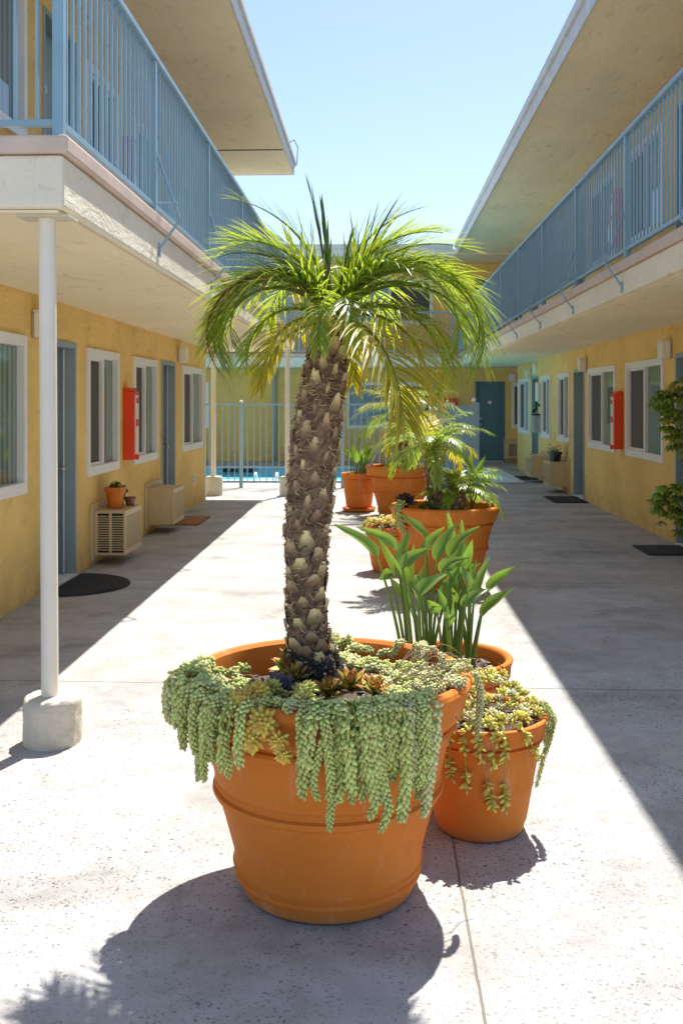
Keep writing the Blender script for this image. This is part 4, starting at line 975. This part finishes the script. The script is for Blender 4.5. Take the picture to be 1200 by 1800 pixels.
def rosettes(label, name, specs, matname, gen, group='rosette succulents in the largest pot', cat='succulent'):
    """one plant of a few heads: the first carries the label's place"""
    x, y, z = specs[0][:3]; t = thing(name, label, cat, (x, y, z), 0, group)
    for i, sp_ in enumerate(specs):
        p = Vector(sp_[:3]) - Vector((x,y,z)); o = gen(i, sp_[3]).build('rosette', M[matname], t, smooth=True, loc=p)
        if len(sp_) > 4: o.rotation_euler = sp_[4]
    return t
A_ = PA
agave = lambda i, r: rosette_mesh(26, r, r*.34, 200+i, (8,82), .9, .16, .12)
rosettes('red tipped pointed rosette in front of the palm trunk, on its right', 'echeveria', [(A_.x+.075,A_.y-.045,.63,.10,(R(8),0,0)), (A_.x+.15,A_.y-.10,.635,.085,(R(20),R(10),0)), (A_.x+.0,A_.y-.08,.63,.075,(R(25),0,0)), (A_.x+.2,A_.y-.16,.64,.06,(R(20),R(20),0))], 'redtip', agave)
rosettes('orange and red pointed rosette left of the palm trunk base', 'echeveria', [(A_.x-.13,A_.y+.10,.66,.09,(R(35),R(-15),0)), (A_.x-.10,A_.y+.04,.65,.07,(R(35),R(-10),0))], 'redtip', agave)
rosettes('purple grey rosettes left of the palm trunk in the largest pot', 'echeveria', [(A_.x-.14,A_.y-.11,.655,.062,(R(35),0,0)), (A_.x-.21,A_.y-.15,.655,.052,(R(40),R(-10),0))], 'purple', lambda i, r: rosette_mesh(24, r, r*.55, 230+i, (8,80), .2, .2, .3))
rosettes('lime green small rosettes in front of the purple ones', 'echeveria', [(A_.x-.165,A_.y-.20,.685,.038,(R(30),0,0)), (A_.x-.07,A_.y-.26,.69,.036,(R(35),0,0)), (A_.x-.06,A_.y-.30,.68,.04,(R(50),0,0)), (A_.x-.055,A_.y-.19,.68,.034,(R(30),0,0))], 'limegreen', lambda i, r: bean_rosette(34, r, r, r*.42, 250+i))
rosettes('golden orange bean leaved sedum hanging over the front left of the largest pot rim', 'golden_sedum', [(A_.x-.225,A_.y-.39,.70,.052,(R(60),R(-10),0)), (A_.x-.165,A_.y-.45,.665,.05,(R(80),R(10),0)), (A_.x-.195,A_.y-.45,.62,.045,(R(95),0,0)), (A_.x-.115,A_.y-.475,.625,.034,(R(100),R(20),0)), (A_.x-.10,A_.y-.485,.59,.03,(R(110),R(20),0)), (A_.x-.19,A_.y-.36,.72,.04,(R(30),0,0))], 'goldr', lambda i, r: bean_rosette(38, r, r, r*.40, 270+i))
# loose grey stems and mulch on the soil of the big pot
t = thing('dry_stems', 'thin bare brown stems looping over the right rim of the largest pot', 'stems', (PA.x+.3, PA.y, .64)); rr = random.Random(5)
for i in range(18):
    a = R(rr.uniform(-40,35)); q = rr.uniform(.2,.36); p = Vector((q*math.cos(a)-.3, q*math.sin(a), .03)); pts = [p]; a2 = a+rr.gauss(0,.5); out = i < 7
    for j in range(1, 9):
        s = j/8; L = .24 if out else .15
        pts.append(p + Vector((math.cos(a2)*L*s, math.sin(a2)*L*s, .055*math.sin(s*2.6) - (.10*max(0,s-.75)/.25 if out else 0)))); a2 += rr.gauss(0,.12)
    mb = MB(); mb.tube(pts, .0016, 5, r=.5); mb.build('stem', M['stem'], t, smooth=True)
mb = MB()
for i in range(160):
    a = R(rr.uniform(95,200)); q = rr.uniform(.12,.37); d = Vector((rr.gauss(0,1), rr.gauss(0,1), rr.gauss(0,.3)))
    rib(mb, Vector((q*math.cos(a), q*math.sin(a), .012+rr.random()*.012)), d, rr.uniform(.015,.045), rr.uniform(.005,.01), .1, rr.random()*.5, 1, rr.random(), 2, prof=(.8,1,.6))
o = mb.build('bark_mulch', M['mulch'], loc=(PA.x, PA.y, .60)); o['kind'] = 'stuff'; tag(o, 'dry bark chips on the soil at the back of the largest pot', 'mulch')

# golden sedum of the small right pot
variants = [bean_rosette(20, .03, .026, .0115, 300+k) for k in range(6)]
def golden_mound(label, C, r, z, n, mats, hump, trails, s=1.0, seed=3, n_var=variants):
    rr = random.Random(seed); t = thing('golden_sedum', label, 'succulent', (C.x, C.y, z), 0, 'golden sedums in the small pots'); ms = []
    for k, vmb in enumerate(n_var):
        o = vmb.build('rosette', M[mats[k % len(mats)]], t, smooth=True); ms.append(o)
    made = []
    for i in range(n):
        a = i*2.39996; q = (i/n)**.5*r; p = Vector((q*math.cos(a)+rr.gauss(0,.008), q*math.sin(a)+rr.gauss(0,.008), hump(q*math.cos(a), q*math.sin(a))+rr.uniform(-.008,.02)))
        o = ms[i] if i < len(ms) else ms[rr.randrange(len(ms))].copy()
        if i >= len(ms): COL.objects.link(o); o.parent = t
        o.location = p; o.rotation_euler = (rr.gauss(0,.5)+(-p.y*2), rr.gauss(0,.5)+p.x*2.5, rr.random()*6.28); o.scale = (s*rr.uniform(.8,1.25),)*3
    for pts, mname in trails:
        mb = MB(); pts = [Vector(p) for p in pts]; mb.tube(pts, .0022, 5, r=.0, tvals=[0]*len(pts))
        tot = sum((pts[i+1]-pts[i]).length for i in range(len(pts)-1)); L = 0
        for i in range(len(pts)-1):
            T = pts[i+1]-pts[i]; n_ = int(T.length/.0042)
            for k in range(n_):
                u = (L+T.length*k/n_)/tot
                dens = (1 if u > .72 else (.15 if .5 < u < .72 else (.75 if u > .2 else .3)))
                if rr.random() > dens: continue
                a = rr.random()*6.28; Td = T.normalized(); A = Td.cross(Vector((.2,1,.1))).normalized(); B = A.cross(Td)
                d = A*math.cos(a)+B*math.sin(a) + Td*.5; bead(mb, pts[i]+T*(k/n_), d,   .028*rr.uniform(.8,1.2), .0125, rr.random())
            L += T.length
        mb.build('trailing_stem', M[mname], t, smooth=True)
    return t
def trail(C_ang, r, L, drift=0, zt=.02):
    c, s = math.cos(R(C_ang)), math.sin(R(C_ang)); tv = Vector((-s,c,0)); out = [Vector((c*(r-.05),s*(r-.05),zt+.01)), Vector((c*(r+.005),s*(r+.005),zt+.02)), Vector((c*(r+.03),s*(r+.03),zt-.02))]
    for k in range(1, 6): out.append(Vector((c*(r+.03-.012*k*L/.25),s*(r+.03-.012*k*L/.25),zt-.02-L*k/5)) + tv*(drift*k/5))
    return out
golden_mound('golden green bean leaved sedum heaped in the small right pot with trailing stems', PC, .225, .41, 92, ('gold','gold','burroy'),
    lambda x, y: .02 + .085*math.exp(-((x-.06)**2+(y-.09)**2)/.012) + .03*math.exp(-((x+.03)**2+y**2)/.03),
    [(trail(252,.235,.20,-.0),'gold'), (trail(262,.235,.26,.05),'gold'), (trail(283,.235,.27,.02),'gold'), (trail(240,.235,.16,-.01),'gold'), (trail(300,.235,.10,.09),'gold'), (trail(276,.235,.11,-.01),'gold')])
golden_mound('pale yellow sedum heaped in the small pot beside the two small palms', PG, .22, .41, 60, ('goldr','burroy','gold'), lambda x, y: .03+.03*math.exp(-(x*x+y*y)/.03),
    [(trail(250,.23,.16,0),'burroy'), (trail(215,.23,.12,0),'gold'), (trail(190,.23,.14,0),'gold'), (trail(275,.23,.1,0),'burroy')], 1.35, 9)
t = thing('burro_tail_sedum', 'slim green sedum tails hanging at the right rim of the small golden sedum pot', 'succulent', (PC.x, PC.y, .41), 0)
for (a, L) in ((352,.13),(0,.26),(8,.11),(345,.08)): strand(trail(a,.24,L,.0), a, r0=.003, leaf=.014, lw=.006, step=.0022).build('stem', M['burro'], t, smooth=True)
t = thing('burro_tail_sedum', 'single grey green sedum tail hanging over the left rim of the two palm pot', 'succulent', (PD.x, PD.y, .66), 0)
for a, L in ((214,.22),(209,.16)): strand(trail(a,.45,L,.0,.05), a, leaf=.03, lw=.02, step=.006, r0=.012).build('stem', M['burro'], t, smooth=True)
rosettes('dark maroon rosette with many leaves at the left of the two palm pot', 'echeveria', [(PD.x-.335,PD.y-.12,.72,.105,(R(30),R(-8),0))], 'maroon', lambda i, r: rosette_mesh(48, r, r*.42, 330, (-25,85), .5, .2, .25), group=None)
rosettes('small bright green rosettes beside the dark maroon rosette', 'echeveria', [(PD.x-.2,PD.y-.28,.68,.06), (PD.x-.1,PD.y-.30,.68,.055), (PD.x-.16,PD.y-.22,.70,.06), (PD.x-.02,PD.y-.31,.68,.05)], 'jade', lambda i, r: rosette_mesh(20, r, r*.45, 340+i, (10,80), .5, .2, .2), group=None)
rosettes('pale pink rosette leaning out between the largest pot and the golden sedum', 'echeveria', [(PC.x-.11,PC.y+.12,.50,.045,(R(30),R(10),0))], 'burroy', lambda i, r: rosette_mesh(16, r, r*.5, 350, (10,75), .5, .2, .2), group=None)
rosettes('pale sedum heads lying along the rim of the half hidden wide pot', 'golden_sedum', [(PE.x-.1+.09*k,PE.y-.38+.015*k*k*.2,.69,.07) for k in range(5)], 'burroy', lambda i, r: bean_rosette(24, r, r, r*.45, 360+i), group=None)
mb = MB(); mb.tube([(0,0,0),(.2,.05,.36)], .016, 8); tag(mb.build('garden_stake', M['metal'], loc=(PE.x-.42,PE.y-.1,.66)), 'grey stake leaning out of the left of the half hidden wide pot', 'stake')

# ------------------------------------------------------------------ small pots on the air conditioners
def small_pot(name, label, loc, r, h, m, saucer=False):
    t = thing(name, label, 'plant pot', loc); z = .018 if saucer else 0
    mb = MB(); mb.lathe([(0,z+.002),(r*.62,z+.002),(r*.66,z+.01),(r*.86,z+h*.74),(r*.97,z+h*.75),(r,z+h*.98),(r*.97,z+h),(r*.88,z+h*.98),(r*.82,z+h*.8),(0,z+h*.8)], 36); mb.build('pot_body', M[m], t, autos=45)
    if saucer: mb = MB(); mb.lathe([(0,.001),(r*.72,.001),(r*.84,.022),(r*.78,.024),(0,.016)], 36); mb.build('saucer', M[m], t, autos=45)
    return t
def bush(name, label, loc, n, r, h, m, seed, lw=.035, cat='plant'):
    rr = random.Random(seed); t = thing(name, label, cat, loc)
    ms = MB(); mf = MB()
    for i in range(n):
        a = rr.random()*6.28; q = rr.random()**.6*r; p = Vector((q*math.cos(a), q*math.sin(a), h*rr.uniform(.35,1)*(1-.4*q/r)))
        if i % 3 == 0: ms.tube([(0,0,-.02),(p.x*.4,p.y*.4,p.z*.6),p], .002, 4)
        for k in range(5):
            d = Vector((rr.gauss(0,1), rr.gauss(0,1), rr.gauss(.5,.6))); rib(mf, p, d, lw*rr.uniform(.8,1.3), lw*.7, .5, .1, 1, rr.random(), 3, prof=(.3,1,.85,.05))
    ms.build('stems', M['jade'], t); mf.build('foliage', M[m], t); return t
small_pot('terracotta_pot', 'terracotta pot on a saucer, standing on the near left air conditioner', (-2.56, 9.72, .522), .105, .19, 'terra', True)
bush('leafy_plant', 'small dense green plant in the terracotta pot on the near air conditioner', (-2.56, 9.72, .70), 26, .08, .09, 'jade', 1, .025)
small_pot('glazed_pot', 'small oxblood bowl beside the terracotta pot on the near air conditioner', (-2.475, 9.98, .522), .065, .085, 'redpot')
small_pot('glass_jar', 'green glass jar behind the oxblood bowl', (-2.58, 9.98, .522), .055, .12, 'greenglass')
bush('leafy_plant', 'round leaved green plant rising from the green glass jar', (-2.58, 9.99, .62), 9, .08, .15, 'jade', 2, .05)
small_pot('glazed_pot', 'blue glazed pot on the right air conditioner', (3.10, 17.62, .532), .085, .17, 'bluepot')
small_pot('glazed_pot', 'black glazed pot on the right air conditioner', (3.13, 17.36, .532), .095, .17, 'blackpot')
t = thing('orchid_plant', 'arching strappy plant with orange flowers in the black glazed pot', 'plant', (3.13, 17.36, .68)); rr = random.Random(2)
for i in range(9):
    a = i*.75; mb = MB(); rib(mb, (0,0,0), (math.cos(a)*.6, math.sin(a)*.6, 1), rr.uniform(.2,.32), .022, 1.5, .1, 1, rr.random(), 6, prof=(.6,1,1,.8,.6,.4,.05)); mb.build('leaf', M['jade'], t)
for i in range(3):
    mb = MB(); c = Vector((rr.gauss(-.02,.05), rr.gauss(0,.06), rr.uniform(.1,.17)))
    for k in range(6): bead(mb, c, (math.cos(k*1.05), math.sin(k*1.05), .2), .035, .022, .5)
    mb.build('flower', M['orange'], t)
t = thing('strappy_plant', 'long thin leaves bending out of the blue glazed pot', 'plant', (3.10, 17.62, .68))
for i in range(7):
    a = i*.9+.4; mb = MB(); rib(mb, (0,0,0), (math.cos(a)*.7, math.sin(a)*.7, 1), rr.uniform(.22,.34), .016, 1.3, .1, 1, rr.random(), 6, prof=(.6,1,1,.8,.6,.4,.05)); mb.build('leaf', M['jade'], t)

# ------------------------------------------------------------------ leafy umbrella plant at the right edge
t = thing('umbrella_plant', 'tall umbrella plant with yellow edged leaves, standing by the nearest right door', 'plant', (3.06, 9.95, 0)); rr = random.Random(13)
mb = MB(); mb.tube([(0,0,0),(.02,.01,.5),(-.02,.02,1.0),(.02,0,1.6)], [.02,.016,.013,.008], 8); mb.tube([(.01,.01,.4),(-.08,-.02,.55),(-.14,-.02,.62)], .007, 6); mb.tube([(-.02,.02,1.1),(-.1,0,1.35),(-.16,0,1.5)], .007, 6); mb.build('trunk', M['stem'], t, smooth=True)
cl = [((-.05,0,1.74),.17),((-.20,-.02,1.62),.16),((.10,.0,1.66),.18),((-.16,.02,1.46),.16),((-.02,-.04,1.5),.18),((.14,-.03,1.45),.18),((-.10,0,1.28),.15),((.08,0,1.28),.17),((.2,.0,1.6),.16),((.0,-.03,1.12),.13),
      ((-.20,-.02,.70),.15),((-.05,-.03,.74),.17),((-.27,0,.56),.14),((-.10,-.05,.52),.17),((.08,-.05,.58),.18),((.02,-.05,.36),.15),((.16,0,.75),.16),((.2,0,.40),.16),((.1,0,.92),.14)]
for (c, r) in cl:
    for j in range(2):
        mfo = MB(); yellow = rr.random() < .34
        for w in range(9 if not yellow else 6):
            p = Vector(c) + Vector((rr.gauss(0,.34), rr.gauss(0,.34), rr.gauss(0,.34)))*r; a0 = rr.random()*6.28; tl = Vector((rr.gauss(0,.3), rr.gauss(0,.3)-.2, 1)).normalized(); A = tl.cross(Vector((1,0,0))).normalized(); B = tl.cross(A); rv = rr.random()
            for k in range(8):
                a = a0+k*.785; d = A*math.cos(a)+B*math.sin(a)-tl*.25; rib(mfo, p, d, rr.uniform(.07,.11), .033, .7, 0, 1, rv, 4, prof=(.15,.7,1,.8,.08), wid=tl)
        mfo.build('leaf_cluster', M['scheffy' if yellow else 'scheff'], t)
